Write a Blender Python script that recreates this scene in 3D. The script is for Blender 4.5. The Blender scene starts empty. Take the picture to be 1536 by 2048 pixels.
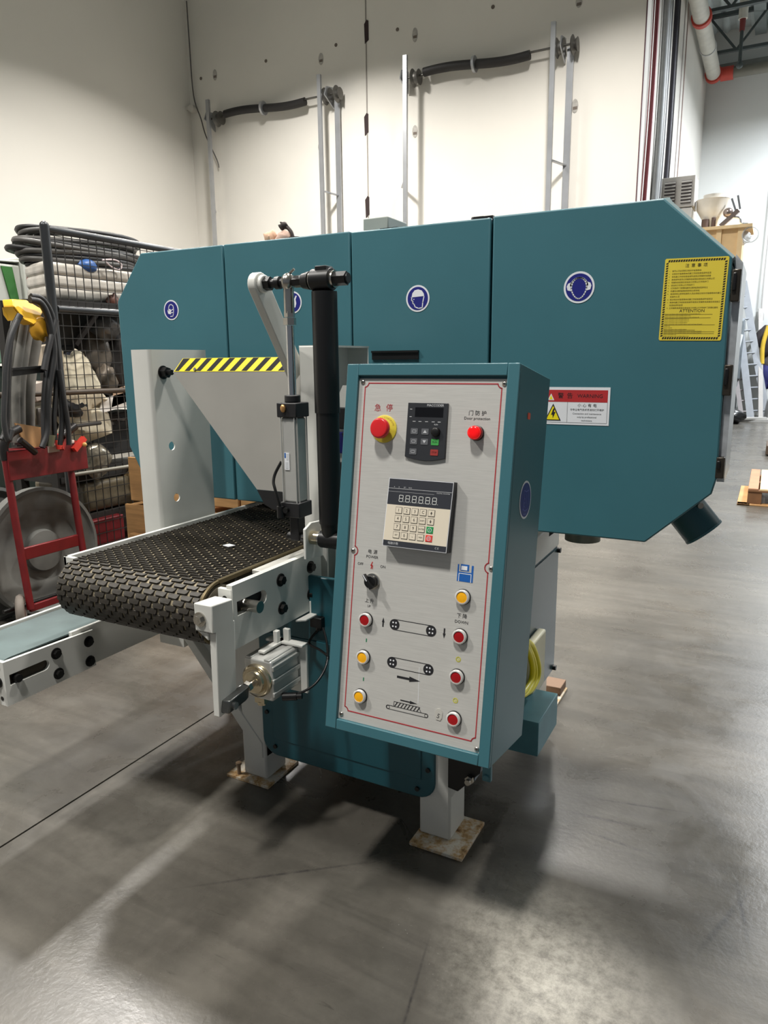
import bpy, bmesh, math, random
from mathutils import Vector as Vec, Matrix
rnd = random.Random(7)
SC = bpy.context.scene
COL = SC.collection

# ---------------------------------------------------------------- camera
CAMH, FPX = 1.5, 1443.0
def cam_axes(yaw, pitch, roll):
    y, p, r = (math.radians(a) for a in (yaw, pitch, roll))
    f = Vec((-math.sin(y)*math.cos(p), math.cos(y)*math.cos(p), -math.sin(p)))
    r0 = Vec((math.cos(y), math.sin(y), 0)); u0 = r0.cross(f)
    return (math.cos(r)*r0+math.sin(r)*u0, -math.sin(r)*r0+math.cos(r)*u0, f)
RT, UP, FW = cam_axes(27.87, 11.92, -0.595)
cd = bpy.data.cameras.new('camera'); cam = bpy.data.objects.new('camera', cd); COL.objects.link(cam)
cam.matrix_world = Matrix(((RT.x, UP.x, -FW.x, 0), (RT.y, UP.y, -FW.y, 0), (RT.z, UP.z, -FW.z, CAMH), (0, 0, 0, 1)))
cd.sensor_fit = 'VERTICAL'; cd.sensor_height = 36; cd.lens = 36*FPX/2048; cd.clip_end = 200
SC.camera = cam
def at(px, py, ax, v):
    """point of the real place seen at a photograph pixel, at a known distance or height"""
    d = FW+RT*((px-768)/FPX)-UP*((py-1024)/FPX); i = 'xyz'.index(ax); o = Vec((0, 0, CAMH))
    return o+d*((v-o[i])/d[i])

# ---------------------------------------------------------------- world, lights, exposure
w = bpy.data.worlds.new('world'); SC.world = w; w.use_nodes = True
bg = w.node_tree.nodes['Background']; bg.inputs[0].default_value = (0.80, 0.88, 1.0, 1); bg.inputs[1].default_value = 0.16
SC.view_settings.view_transform = 'Standard'; SC.view_settings.look = 'None'
SC.view_settings.gamma = 1; SC.view_settings.exposure = 0.0; SC.view_settings.use_curve_mapping = False
LAMPS = [(-0.7, 4.6, 7.4, 340), (-2.4, 9.0, 7.4, 330), (-6.2, 4.6, 7.4, 380), (-6.8, 9.1, 7.4, 400),
         (-1.0, -0.8, 7.4, 290), (-5.6, -0.8, 7.4, 400), (2.4, 14.0, 7.4, 760), (2.0, 18.5, 7.4, 620), (7.0, 9.1, 7.4, 260)]  # unseen lamps; front row gives fill, far pair added for the far walls
for i, (x, y, z, e) in enumerate(LAMPS):
    l = bpy.data.lights.new('high_bay_and_fill_light', 'AREA'); l.shape = 'RECTANGLE'; l.size = 0.35; l.size_y = 0.7
    l.energy = e; l.color = (1.0, 0.968, 0.915) if y < 12 else (0.90, 0.95, 1.0); l.spread = math.radians(140 if y < 12 else 172)
    o = bpy.data.objects.new('high_bay_and_fill_light', l); o.location = (x, y, z); COL.objects.link(o)

# ---------------------------------------------------------------- materials
def lin(c):
    return tuple((x/12.92 if x <= .04045 else ((x+.055)/1.055)**2.4) for x in (v/255 for v in c))
MATS = {}
def mat(name, rgb, rough=.5, metal=0., var=.08, scale=6., bump=0., emit=0, alpha=1., coat=0., detail=4, stretch=None, trans=0.):
    if name in MATS: return MATS[name]
    m = bpy.data.materials.new(name); m.use_nodes = True; nt = m.node_tree; N = nt.nodes; L = nt.links
    b = N['Principled BSDF']; c = lin(rgb)
    tc = N.new('ShaderNodeTexCoord'); nz = N.new('ShaderNodeTexNoise'); nz.inputs['Scale'].default_value = scale; nz.inputs['Detail'].default_value = detail
    src = tc.outputs['Object']
    if stretch:
        mp = N.new('ShaderNodeMapping'); mp.inputs['Scale'].default_value = stretch; L.new(src, mp.inputs['Vector']); src = mp.outputs['Vector']
    L.new(src, nz.inputs['Vector'])
    cr = N.new('ShaderNodeValToRGB'); cr.color_ramp.elements[0].position = .3; cr.color_ramp.elements[1].position = .7
    cr.color_ramp.elements[0].color = tuple(min(1, x*(1-var)) for x in c)+(1,); cr.color_ramp.elements[1].color = tuple(min(1, x*(1+var)) for x in c)+(1,)
    L.new(nz.outputs['Fac'], cr.inputs['Fac']); L.new(cr.outputs['Color'], b.inputs['Base Color'])
    b.inputs['Roughness'].default_value = rough; b.inputs['Metallic'].default_value = metal
    if bump:
        bp = N.new('ShaderNodeBump'); bp.inputs['Strength'].default_value = bump; bp.inputs['Distance'].default_value = .01
        L.new(nz.outputs['Fac'], bp.inputs['Height']); L.new(bp.outputs['Normal'], b.inputs['Normal'])
    if emit:
        L.new(cr.outputs['Color'], b.inputs['Emission Color']); b.inputs['Emission Strength'].default_value = emit
    if alpha < 1: b.inputs['Alpha'].default_value = alpha
    if coat: b.inputs['Coat Weight'].default_value = coat
    if trans: b.inputs['Transmission Weight'].default_value = trans
    MATS[name] = m; return m

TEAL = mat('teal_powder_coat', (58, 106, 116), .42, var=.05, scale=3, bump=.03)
TEALD = mat('teal_powder_coat_shaded', (28, 80, 90), .4, var=.05, scale=3)  # darker copy of the teal coat; shade on the base is in this colour
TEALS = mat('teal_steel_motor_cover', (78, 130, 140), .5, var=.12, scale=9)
WHITE = mat('white_painted_steel', (208, 208, 202), .42, var=.05, scale=5)
BLACK = mat('black_painted_metal', (11, 11, 12), .42, var=.1)
BLACKM = mat('black_plastic', (26, 26, 28), .5, var=.1)
BOLT = mat('blackened_bolt_steel', (44, 43, 42), .38, .6, var=.2, scale=40)
STEEL = mat('bright_zinc_steel', (190, 186, 178), .25, 1., var=.12, scale=20)
CHROME = mat('chrome', (215, 215, 215), .22, 1., var=.03)
ALU = mat('silver_aluminium', (196, 196, 192), .36, .45, var=.06, scale=10)
GALV = mat('galvanised_steel', (196, 200, 204), .38, .4, var=.15, scale=30)
PLATE = mat('brushed_steel_plate', (202, 201, 196), .40, .25, var=.07, scale=6, stretch=(3, 90, 90), detail=6)
RUBBER = mat('dark_steel_track_link', (52, 48, 42), .5, .35, var=.35, scale=14, bump=.3)
SAND = mat('dusty_belt', (128, 118, 96), .8, var=.25, scale=18)
DRED = mat('print_dark_red', (168, 52, 58), .5, var=.02)
DPRINT = mat('print_black', (22, 22, 27), .75, var=.02)
BLUE = mat('print_blue', (24, 92, 170), .5, var=.02)
NAVY = mat('sign_navy', (30, 34, 120), .4, var=.02)
SWHITE = mat('sign_white', (226, 228, 232), .4, var=.02)
YEL = mat('sign_yellow', (224, 202, 66), .45, var=.04)
HYEL = mat('hazard_yellow', (240, 222, 30), .4, var=.04)
RED = mat('red_plastic', (206, 38, 42), .3, var=.05)
REDLIT = mat('red_lamp_lens', (225, 16, 20), .2, var=.1, emit=.5)
DKRED = mat('dark_red_button', (160, 18, 24), .25, var=.1)
AMBER = mat('amber_button', (244, 176, 22), .3, var=.04)
YDISC = mat('yellow_disc', (214, 196, 62), .5, var=.04)
CREAM = mat('cream_keypad', (222, 212, 192), .5, var=.02)
GREEN = mat('green_key', (40, 150, 84), .45, var=.04)
WOOD = mat('raw_pine', (186, 142, 92), .7, var=.18, scale=5, stretch=(1, 1, 8))
CARD = mat('brown_cardboard', (150, 110, 66), .8, var=.1, scale=4)
TRED = mat('red_painted_steel', (104, 16, 20), .5, var=.18, scale=10)

# ---------------------------------------------------------------- mesh builder
class B:
    def __init__(s): s.bm = bmesh.new()
    def faces(s, vs, fs, smooth=False, mi=0):
        v = [s.bm.verts.new(p) for p in vs]
        for f in fs:
            try:
                q = s.bm.faces.new([v[i] for i in f]); q.smooth = smooth; q.material_index = mi
            except ValueError: pass
        return s
    def prism(s, pts, vec, mi=0, smooth=False):
        n = len(pts); vec = Vec(vec); pts = [Vec(p) for p in pts]
        s.faces(pts+[p+vec for p in pts], [list(range(n))[::-1], [n+i for i in range(n)]], False, mi)
        k = pts+[p+vec for p in pts]
        return s.faces(k, [(i, (i+1) % n, n+(i+1) % n, n+i) for i in range(n)], smooth, mi)
    def solid(s, pts, vec, mi=0):
        n = len(pts); vec = Vec(vec); pts = [Vec(p) for p in pts]
        return s.faces(pts+[p+vec for p in pts], [list(range(n))[::-1], [n+i for i in range(n)]]+[(i, (i+1) % n, n+(i+1) % n, n+i) for i in range(n)], False, mi)
    def box(s, a, b, mi=0):
        x0, y0, z0 = a; x1, y1, z1 = b
        return s.solid([(x0, y0, z0), (x1, y0, z0), (x1, y1, z0), (x0, y1, z0)], (0, 0, z1-z0), mi)
    def obb(s, c, hx, hy, hz, mi=0):
        c, hx, hy, hz = map(Vec, (c, hx, hy, hz))
        return s.solid([c-hx-hy-hz, c+hx-hy-hz, c+hx+hy-hz, c-hx+hy-hz], hz*2, mi)
    def bar(s, p0, p1, w, t, ref=(0, 0, 1), mi=0):
        p0, p1 = Vec(p0), Vec(p1); d = (p1-p0).normalized(); a = d.cross(Vec(ref))
        if a.length < 1e-4: a = d.cross(Vec((1, 0, 0)))
        a.normalize(); b = a.cross(d).normalized()
        return s.solid([p0-a*w/2-b*t/2, p0+a*w/2-b*t/2, p0+a*w/2+b*t/2, p0-a*w/2+b*t/2], p1-p0, mi)
    def cyl(s, p0, p1, r, r2=None, n=18, mi=0, caps=True, smooth=True, rot=0):
        p0, p1 = Vec(p0), Vec(p1); r2 = r if r2 is None else r2
        d = (p1-p0).normalized(); a = d.orthogonal().normalized(); b = d.cross(a)
        A = [p0+(a*math.cos(t)+b*math.sin(t))*r for t in (rot+2*math.pi*i/n for i in range(n))]
        C = [p1+(a*math.cos(t)+b*math.sin(t))*r2 for t in (rot+2*math.pi*i/n for i in range(n))]
        v = [s.bm.verts.new(p) for p in A+C]
        for i in range(n):
            q = s.bm.faces.new([v[i], v[(i+1) % n], v[n+(i+1) % n], v[n+i]]); q.smooth = smooth; q.material_index = mi
        if caps:
            for f in (v[:n][::-1], v[n:]):
                q = s.bm.faces.new(f); q.material_index = mi
        return s
    def lathe(s, o, axis, prof, n=24, mi=0, caps=True):
        o, d = Vec(o), Vec(axis).normalized(); a = d.orthogonal().normalized(); b = d.cross(a)
        rings = [[s.bm.verts.new(o+d*h+(a*math.cos(2*math.pi*i/n)+b*math.sin(2*math.pi*i/n))*max(r, 1e-5)) for i in range(n)] for r, h in prof]
        for k in range(len(rings)-1):
            for i in range(n):
                q = s.bm.faces.new([rings[k][i], rings[k][(i+1) % n], rings[k+1][(i+1) % n], rings[k+1][i]]); q.smooth = True; q.material_index = mi
        if caps:
            for rg in (rings[0][::-1], rings[-1]):
                q = s.bm.faces.new(rg); q.material_index = mi
        return s
    def tube(s, pts, r, n=8, closed=False, mi=0, spline=True):
        pts = [Vec(p) for p in pts]
        if spline and len(pts) > 2:
            out = []; m = len(pts)
            for i in range(m if closed else m-1):
                if closed: p = [pts[(i+k-1) % m] for k in range(4)]
                else: p = [pts[max(0, i-1)], pts[i], pts[i+1], pts[min(m-1, i+2)]]
                for k in range(5):
                    t = k/5; t2 = t*t; t3 = t2*t
                    out.append(.5*((2*p[1])+(-p[0]+p[2])*t+(2*p[0]-5*p[1]+4*p[2]-p[3])*t2+(-p[0]+3*p[1]-3*p[2]+p[3])*t3))
            if not closed: out.append(pts[-1])
            pts = out
        m = len(pts); rings = []; prev = None
        for i in range(m):
            if closed: d = (pts[(i+1) % m]-pts[i-1])
            else: d = pts[min(i+1, m-1)]-pts[max(i-1, 0)]
            d.normalize()
            a = d.orthogonal().normalized() if prev is None else (prev-d*prev.dot(d)).normalized()
            prev = a; b = d.cross(a)
            rings.append([s.bm.verts.new(pts[i]+(a*math.cos(2*math.pi*k/n)+b*math.sin(2*math.pi*k/n))*r) for k in range(n)])
        for i in range(m if closed else m-1):
            A, C = rings[i], rings[(i+1) % m]
            for k in range(n):
                q = s.bm.faces.new([A[k], A[(k+1) % n], C[(k+1) % n], C[k]]); q.smooth = True; q.material_index = mi
        if not closed:
            for rg in (rings[0][::-1], rings[-1]):
                q = s.bm.faces.new(rg); q.material_index = mi
        return s
    def ball(s, c, r, sc=(1, 1, 1), n=16, mi=0):
        c = Vec(c); m = n//2; prev = None
        rings = [[s.bm.verts.new(c+Vec((r*sc[0]*math.sin(math.pi*j/m)*math.cos(2*math.pi*i/n), r*sc[1]*math.sin(math.pi*j/m)*math.sin(2*math.pi*i/n), r*sc[2]*math.cos(math.pi*j/m)))) for i in range(n)] for j in range(1, m)]
        t = s.bm.verts.new(c+Vec((0, 0, r*sc[2]))); b = s.bm.verts.new(c-Vec((0, 0, r*sc[2])))
        F = []
        for i in range(n):
            F.append([t, rings[0][i], rings[0][(i+1) % n]]); F.append([b, rings[-1][(i+1) % n], rings[-1][i]])
            for j in range(len(rings)-1): F.append([rings[j][i], rings[j+1][i], rings[j+1][(i+1) % n], rings[j][(i+1) % n]])
        for f in F:
            q = s.bm.faces.new(f); q.smooth = True; q.material_index = mi
        return s
    def torus(s, c, axis, R, r, n=28, k=8, mi=0, sc=1.):
        c, d = Vec(c), Vec(axis).normalized(); a = d.orthogonal().normalized(); b = d.cross(a)
        return s.tube([c+(a*math.cos(2*math.pi*i/n)+b*math.sin(2*math.pi*i/n)*sc)*R for i in range(n)], r, k, True, mi, False)
    def hexa(s, p0, p1, r, mi=0): return s.cyl(p0, p1, r, n=6, mi=mi, smooth=False)
    def lump(s, c, r, sc, seed=0, amp=.18, n=18, mi=0):
        """irregular rounded heap (bags, wrap, junk)"""
        q = B().ball((0, 0, 0), 1, n=n); R = random.Random(seed); ph = [(R.uniform(1, 4), R.uniform(1, 4), R.uniform(1, 4), R.uniform(0, 6)) for _ in range(4)]
        q.bm.verts.ensure_lookup_table(); vs = []
        for v in q.bm.verts:
            p = v.co; k = 1+amp*sum(math.sin(a*p.x*2+b*p.y*2+g*p.z*2+h) for a, b, g, h in ph)/2
            vs.append(Vec(c)+Vec((p.x*sc[0], p.y*sc[1], p.z*sc[2]))*r*k)
        q.bm.verts.index_update()
        fs = [[v.index for v in f.verts] for f in q.bm.faces]; q.bm.free()
        return s.faces(vs, fs, True, mi)
    def text(s, txt, size, M, mi=0, ax='CENTER', ext=.0):
        c = bpy.data.curves.new('t', 'FONT'); c.body = txt; c.size = size; c.align_x = ax; c.align_y = 'CENTER'; c.resolution_u = 2
        o = bpy.data.objects.new('t', c); COL.objects.link(o); bpy.context.view_layer.update()
        me = bpy.data.meshes.new_from_object(o.evaluated_get(bpy.context.evaluated_depsgraph_get()))
        me.transform(M); n0 = len(s.bm.faces); s.bm.from_mesh(me); s.bm.faces.ensure_lookup_table()
        for f in s.bm.faces[n0:]: f.material_index = mi
        bpy.data.objects.remove(o); bpy.data.curves.remove(c); bpy.data.meshes.remove(me)
        return s
class Plane:
    """a flat face in the place: origin, right, up, outward normal"""
    def __init__(s, O, U, V): s.O, s.U, s.V = Vec(O), Vec(U).normalized(), Vec(V).normalized(); s.N = s.U.cross(s.V)
    def P(s, u, v, w=0): return s.O+s.U*u+s.V*v+s.N*w
    def M(s, u, v, w=0):
        p = s.P(u, v, w); return Matrix(((s.U.x, s.V.x, s.N.x, p.x), (s.U.y, s.V.y, s.N.y, p.y), (s.U.z, s.V.z, s.N.z, p.z), (0, 0, 0, 1)))
    def rect(s, b, u0, v0, u1, v1, w0, w1, mi=0): b.solid([s.P(u0, v0, w0), s.P(u1, v0, w0), s.P(u1, v1, w0), s.P(u0, v1, w0)], s.N*(w1-w0), mi); return b
    def poly(s, b, pts, w0, w1, mi=0): b.solid([s.P(u, v, w0) for u, v in pts], s.N*(w1-w0), mi); return b
    def line(s, b, pts, wd, w0, w1, closed=False, mi=0):
        k = len(pts)
        for i in range(k if closed else k-1):
            a, c = Vec(pts[i]), Vec(pts[(i+1) % k]); d = (c-a)
            if d.length < 1e-7: continue
            d.normalize(); n = Vec((-d.y, d.x))*wd/2; a = a-d*wd*.3; c = c+d*wd*.3
            s.poly(b, [a-n, c-n, c+n, a+n], w0, w1, mi)
        return b
    def disc(s, b, u, v, r, w0, w1, n=24, mi=0, r2=None, sq=1.): b.solid([s.P(u+math.cos(2*math.pi*i/n)*r, v+math.sin(2*math.pi*i/n)*r*sq, w0) for i in range(n)], s.N*(w1-w0), mi); return b
    def ring(s, b, u, v, r, wd, w0, w1, n=28, mi=0, a0=0, a1=2*math.pi):
        pts = [(u+math.cos(a0+(a1-a0)*i/n)*r, v+math.sin(a0+(a1-a0)*i/n)*r) for i in range(n+1)]
        return s.line(b, pts, wd, w0, w1, False, mi)

OFF = {}
def thing(name, loc, label, cat, group=None):
    o = bpy.data.objects.new(name, None); o.empty_display_size = .05; o.location = loc; COL.objects.link(o)
    o['label'] = label; o['category'] = cat
    if group: o['group'] = group
    OFF[o.name] = Vec(loc); return o
def obj(name, b, m, parent=None, bevel=0, label=None, kind=None, group=None, cat=None, seg=2):
    off = OFF[parent.name] if parent else Vec((0, 0, 0))
    bmesh.ops.recalc_face_normals(b.bm, faces=b.bm.faces)
    if parent: bmesh.ops.translate(b.bm, verts=b.bm.verts, vec=-off)
    elif cat or kind is None:
        mn = Vec([min(v.co[i] for v in b.bm.verts) for i in range(3)]); mx = Vec([max(v.co[i] for v in b.bm.verts) for i in range(3)])
        off = Vec(((mn.x+mx.x)/2, (mn.y+mx.y)/2, mn.z)); bmesh.ops.translate(b.bm, verts=b.bm.verts, vec=-off)
    me = bpy.data.meshes.new(name); b.bm.to_mesh(me); b.bm.free(); me.set_sharp_from_angle(angle=math.radians(58))
    for mm in (m if isinstance(m, (list, tuple)) else [m]): me.materials.append(mm)
    o = bpy.data.objects.new(name, me); COL.objects.link(o)
    if parent: o.parent = parent
    else: o.location = off
    OFF[o.name] = off
    if bevel:
        md = o.modifiers.new('bevel', 'BEVEL'); md.width = bevel; md.segments = seg; md.limit_method = 'ANGLE'; md.angle_limit = math.radians(40)
    if label: o['label'] = label
    if kind: o['kind'] = kind
    if group: o['group'] = group
    if cat: o['category'] = cat
    return o
def struct(name, b, m, **k): return obj(name, b, m, kind='structure', **k)
def X(px, py, y): return at(px, py, 'y', y).x
def Z(px, py, y): return at(px, py, 'y', y).z
# ---------------------------------------------------------------- the hall
def floor_material():
    m = bpy.data.materials.new('polished_concrete'); m.use_nodes = True; nt = m.node_tree; N = nt.nodes; L = nt.links; b = N['Principled BSDF']
    tc = N.new('ShaderNodeTexCoord')
    def noise(sc, det=6, rough=.6, st=None, dist=0):
        n = N.new('ShaderNodeTexNoise'); n.inputs['Scale'].default_value = sc; n.inputs['Detail'].default_value = det; n.inputs['Roughness'].default_value = rough; n.inputs['Distortion'].default_value = dist
        src = tc.outputs['Object']
        if st:
            mp = N.new('ShaderNodeMapping'); mp.inputs['Scale'].default_value = st[:3]; mp.inputs['Rotation'].default_value = (0, 0, st[3]); L.new(src, mp.inputs['Vector']); src = mp.outputs['Vector']
        L.new(src, n.inputs['Vector']); return n.outputs['Fac']
    def ramp(f, a, c0, b_, c1):
        r = N.new('ShaderNodeValToRGB'); r.color_ramp.elements[0].position = a; r.color_ramp.elements[1].position = b_
        r.color_ramp.elements[0].color = c0+(1,); r.color_ramp.elements[1].color = c1+(1,); L.new(f, r.inputs['Fac']); return r.outputs['Color']
    def mix(a, c, f=1., kind='MULTIPLY'):
        x = N.new('ShaderNodeMix'); x.data_type = 'RGBA'; x.blend_type = kind
        if isinstance(f, float): x.inputs[0].default_value = f
        else: L.new(f, x.inputs[0])
        L.new(a, x.inputs[6]); L.new(c, x.inputs[7]); return x.outputs[2]
    base = ramp(noise(.9, 7, .62, None, .6), .3, lin((72, 69, 63)), .7, lin((98, 94, 87)))
    fine = ramp(noise(34, 5, .7), .3, (.88,)*3, .75, (1.06,)*3)
    streak = ramp(noise(2.2, 5, .6, (.5, 3.2, 1, .75), 1.2), .38, (.80,)*3, .62, (1.06,)*3)
    scuff = ramp(noise(9, 8, .75, (.25, 2.4, 1, -.6), 2.4), .30, (.62,)*3, .37, (1.,)*3)
    speck = ramp(noise(120, 2, .5), .70, (0, 0, 0), .76, (1, 1, 1))
    col = mix(mix(mix(base, fine), streak), scuff)
    white = N.new('ShaderNodeRGB'); white.outputs[0].default_value = (.42, .41, .38, 1)
    patchy = ramp(noise(1.7, 4, .6), .55, (0, 0, 0), .75, (1, 1, 1))
    sp = mix(speck, patchy); col = mix(col, white.outputs[0], sp, 'MIX')
    # pool of light painted into the concrete colour right of the foot plate
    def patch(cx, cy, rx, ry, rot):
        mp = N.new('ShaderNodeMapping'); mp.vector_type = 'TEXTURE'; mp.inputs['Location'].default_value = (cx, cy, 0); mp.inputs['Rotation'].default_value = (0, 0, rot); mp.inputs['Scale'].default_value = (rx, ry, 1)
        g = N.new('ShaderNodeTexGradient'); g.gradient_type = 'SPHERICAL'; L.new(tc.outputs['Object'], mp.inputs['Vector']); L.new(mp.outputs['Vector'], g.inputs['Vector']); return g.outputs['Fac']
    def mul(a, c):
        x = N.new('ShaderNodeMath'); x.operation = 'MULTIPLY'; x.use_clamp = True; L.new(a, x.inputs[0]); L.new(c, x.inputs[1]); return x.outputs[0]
    pale_rgb = N.new('ShaderNodeRGB'); pale_rgb.outputs[0].default_value = (.40, .38, .33, 1)
    col = mix(col, pale_rgb.outputs[0], mul(patch(-.34, 1.48, .32, .50, .5), ramp(noise(30, 7, .8), .36, (.25,)*3, .60, (.95,)*3)), 'MIX')
    col = mix(col, pale_rgb.outputs[0], mul(patch(-1.75, 1.75, .35, .7, .1), ramp(noise(12, 6, .7), .3, (.1,)*3, .7, (.5,)*3)), 'MIX')  # pale mottled patch by the left foot plate
    dark = N.new('ShaderNodeRGB'); dark.outputs[0].default_value = (.035, .032, .030, 1)
    for q in ((.02, 1.92, .012, .20, -.35), (.06, 1.98, .010, .16, .15), (-.36, 2.22, .20, .012, .1), (-.30, 2.12, .16, .010, -.1), (-.28, 2.35, .22, .008, .2), (-1.16, 1.52, .007, .35, -.9), (-.62, 1.25, .006, .3, .2)):
        col = mix(col, dark.outputs[0], mul(patch(*q), ramp(noise(40, 4, .7), .35, (.2,)*3, .6, (1.2,)*3)), 'MIX')
    L.new(col, b.inputs['Base Color'])
    rr = ramp(noise(2.6, 6, .65, None, .8), .3, (.20,)*3, .75, (.42,)*3); L.new(rr, b.inputs['Roughness'])
    b.inputs['Specular IOR Level'].default_value = .55
    bp = N.new('ShaderNodeBump'); bp.inputs['Strength'].default_value = .12; bp.inputs['Distance'].default_value = .004; L.new(noise(60, 4), bp.inputs['Height']); L.new(bp.outputs['Normal'], b.inputs['Normal'])
    return m
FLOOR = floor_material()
WALL = mat('white_wall_paint', (226, 222, 214), .75, var=.035, scale=.8, bump=.02)
WALLF = mat('far_wall_paint', (226, 228, 226), .75, var=.02, scale=.8)
JOINT = mat('dark_joint_sealant', (60, 52, 50), .8)
fl = struct('floor', B().box((-12, -9, -.12), (14, 22, -.012)), mat('floor_joint_filler', (52, 46, 42), .8))
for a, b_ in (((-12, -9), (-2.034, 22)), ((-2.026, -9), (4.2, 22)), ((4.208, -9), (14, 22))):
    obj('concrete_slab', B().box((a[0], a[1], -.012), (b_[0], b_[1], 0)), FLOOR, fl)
YW, XC, XL, YF, ZC = 12.0, -2.02, -10.56, 21.0, 9.15
wb = struct('wall_back', B().box((XL-.3, YW+.03, 0), (XC-.001, YW+.3, ZC)), JOINT)
obj('wall_panel', B().box((XL, YW, 0), (-6.607, YW+.05, ZC)), WALL, wb)
obj('wall_panel', B().box((-6.585, YW, 0), (XC, YW+.05, ZC)), WALL, wb)
jt = B().box((-6.606, YW-.008, 0), (-6.586, YW+.03, ZC)); obj('joint_sealant', jt, mat('grey_joint', (150, 144, 138), .7), wb)
for px, py in ((733, 65), (733, 250), (735, 415)):
    p = at(px, py, 'y', YW); s = B()
    s.solid([(p.x-.03, YW-.012, p.z-.17), (p.x+.04, YW-.012, p.z-.12), (p.x+.04, YW-.012, p.z+.17), (p.x+.01, YW-.012, p.z+.19), (p.x-.04, YW-.012, p.z+.13)], (0, .012, 0)); obj('joint_opening', s, mat('dark_recess', (48, 34, 34), .8), wb)
PATCH = mat('grey_lifting_patch', (176, 172, 166), .8, var=.2, scale=12); DOT = mat('bolt_hole', (110, 100, 92), .8)
for px, py, r in ((830, 70, 1.), (830, 263, .9), (1150, 212, .9), (642, 118, .9), (641, 294, .8), (430, 150, .9), (1158, 4, .7)):
    p = at(px, py, 'y', YW); s = B()
    s.solid([(p.x+.05*math.cos(t), YW-.006, p.z+.11*r*math.sin(t)) for t in (i*math.pi/6 for i in range(12))], (0, .006, 0)); pa = obj('lifting_recess', s, PATCH, wb)
    s = B().box((p.x-.03, YW-.010, p.z-.05), (p.x+.035, YW-.006, p.z-.01)); obj('bolt_plate', s, DOT, pa)
for px, py in ((672, 90), (795, 59), (532, 122), (986, 14), (402, 157)):
    p = at(px, py, 'y', YW); obj('bolt_hole', B().cyl((p.x, YW-.006, p.z), (p.x, YW, p.z), .03, n=10), DOT, wb)
struct('wall_left', B().box((XL-.3, -9, 0), (XL, YW+.3, ZC)), mat('warm_wall_paint', (224, 220, 212), .75, var=.02, scale=.6))
ws = struct('wall_side', B().box((XC-.3, YW+.06, 0), (XC, YF, ZC)), WALL)
obj('corner_joint', B().box((XC-.002, YW-.006, 3), (XC+.012, YW+.03, ZC)), mat('maroon_sealant', (84, 50, 56), .7), ws)
struct('wall_far', B().box((XC-.3, YF, 0), (14, YF+.3, ZC)), WALLF)
struct('wall_right', B().box((14, 4, 0), (14.3, YF, ZC)), WALLF)
cl = struct('ceiling', B().box((XL-.3, -9, ZC), (14.3, YF+.3, ZC+.2)), mat('ceiling_deck_back', (205, 212, 212), .6))
DECK = mat('ceiling_deck', (222, 232, 232), .5, 0., var=.06, scale=2)
b = B(); x = XC
while x < 3.5:
    b.solid([(x, 12, ZC), (x+.05, 12, ZC-.07), (x+.11, 12, ZC-.07), (x+.16, 12, ZC)], (0, 8.95, 0)); x += .30
obj('deck_ribs', b, DECK, cl)
JST = mat('grey_steel_joist', (70, 78, 78), .5, .3)
PW = mat('cream_pipe', (205, 202, 192), .5)
for yj in (12.8, 15.1, 17.4, 19.7):
    b = B(); zt, zb = ZC-.14, 8.25
    b.bar((XC, yj, zt), (5, yj, zt), .10, .07); b.bar((XC+.3, yj, zb), (5, yj, zb), .09, .06)
    k = 0; x = XC+.1
    while x < 4.6:
        b.bar((x, yj, zt if k % 2 == 0 else zb), (x+.60, yj, zb if k % 2 == 0 else zt), .045, .045); x += .60; k += 1
    obj('roof_joist', b, JST, cl)
obj('roof_girder', B().box((-1.02, 12.2, ZC-.22), (-.78, YF, ZC-.10)), mat('pale_steel_girder', (150, 160, 160), .5), cl)
obj('edge_beam', B().box((XC, YF-.22, 8.22), (6, YF-.02, 8.36)), mat('edge_beam_grey', (120, 122, 118), .5), cl)
# sprinkler main along the side wall
sp = thing('sprinkler_pipe', (-1.72, 16, 7.5), 'pale grey sprinkler main running under the roof at the top right', 'pipe')
p1 = at(1427, 148, 'y', 20.2); d = Vec((0, -1, 0)); r = .155
obj('pipe', B().cyl((p1.x, 20.2, p1.z), (p1.x, 12.4, p1.z), r, n=20), PW, sp)
CPL = mat('red_pipe_coupling', (198, 72, 58), .5)
for y0 in (20.2, 16.9):
    obj('coupling', B().cyl((p1.x, y0-.06, p1.z), (p1.x, y0+.08, p1.z), r+.035, n=20), CPL, sp)
obj('cross_pipe', B().cyl((p1.x, 20.32, p1.z), (5, 20.32, p1.z), .12, n=16), mat('grey_pipe', (120, 118, 108), .5), sp)
obj('coupling', B().cyl((p1.x+.15, 20.32, p1.z), (p1.x+.42, 20.32, p1.z), .15, n=16).ball((p1.x, 20.3, p1.z), .17), CPL, sp)
for y0 in (15.4, 18.5):
    obj('pipe_hanger', B().torus((p1.x, y0, p1.z), (0, 1, 0), r+.01, .012, k=6).cyl((p1.x, y0, p1.z+r), (p1.x, y0, ZC), .008, n=6), SWHITE, sp)
q = at(1487, 60, 'y', 18.2)
vp = thing('drop_pipe', (q.x, 18.2, 7.6), 'cream vertical drop pipe with a red fitting below the roof deck', 'pipe')
a, c, e = at(1488, 0, 'y', 18.2), at(1486, 38, 'y', 18.2), at(1479, 130, 'y', 18.2)
obj('pipe', B().cyl((c.x, 18.2, ZC-.03), (c.x, 18.2, c.z), .09, n=14), PW, vp)
obj('fitting', B().cyl((c.x, 18.2, c.z), (c.x, 18.2, c.z-.22), .06, .05, n=12), mat('rust_red_fitting', (120, 50, 48), .5), vp)
obj('lower_pipe', B().cyl((c.x, 18.2, c.z-.2), (e.x, 18.2, e.z), .035, n=10).ball((e.x, 18.2, e.z), .07), JST, vp)

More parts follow.
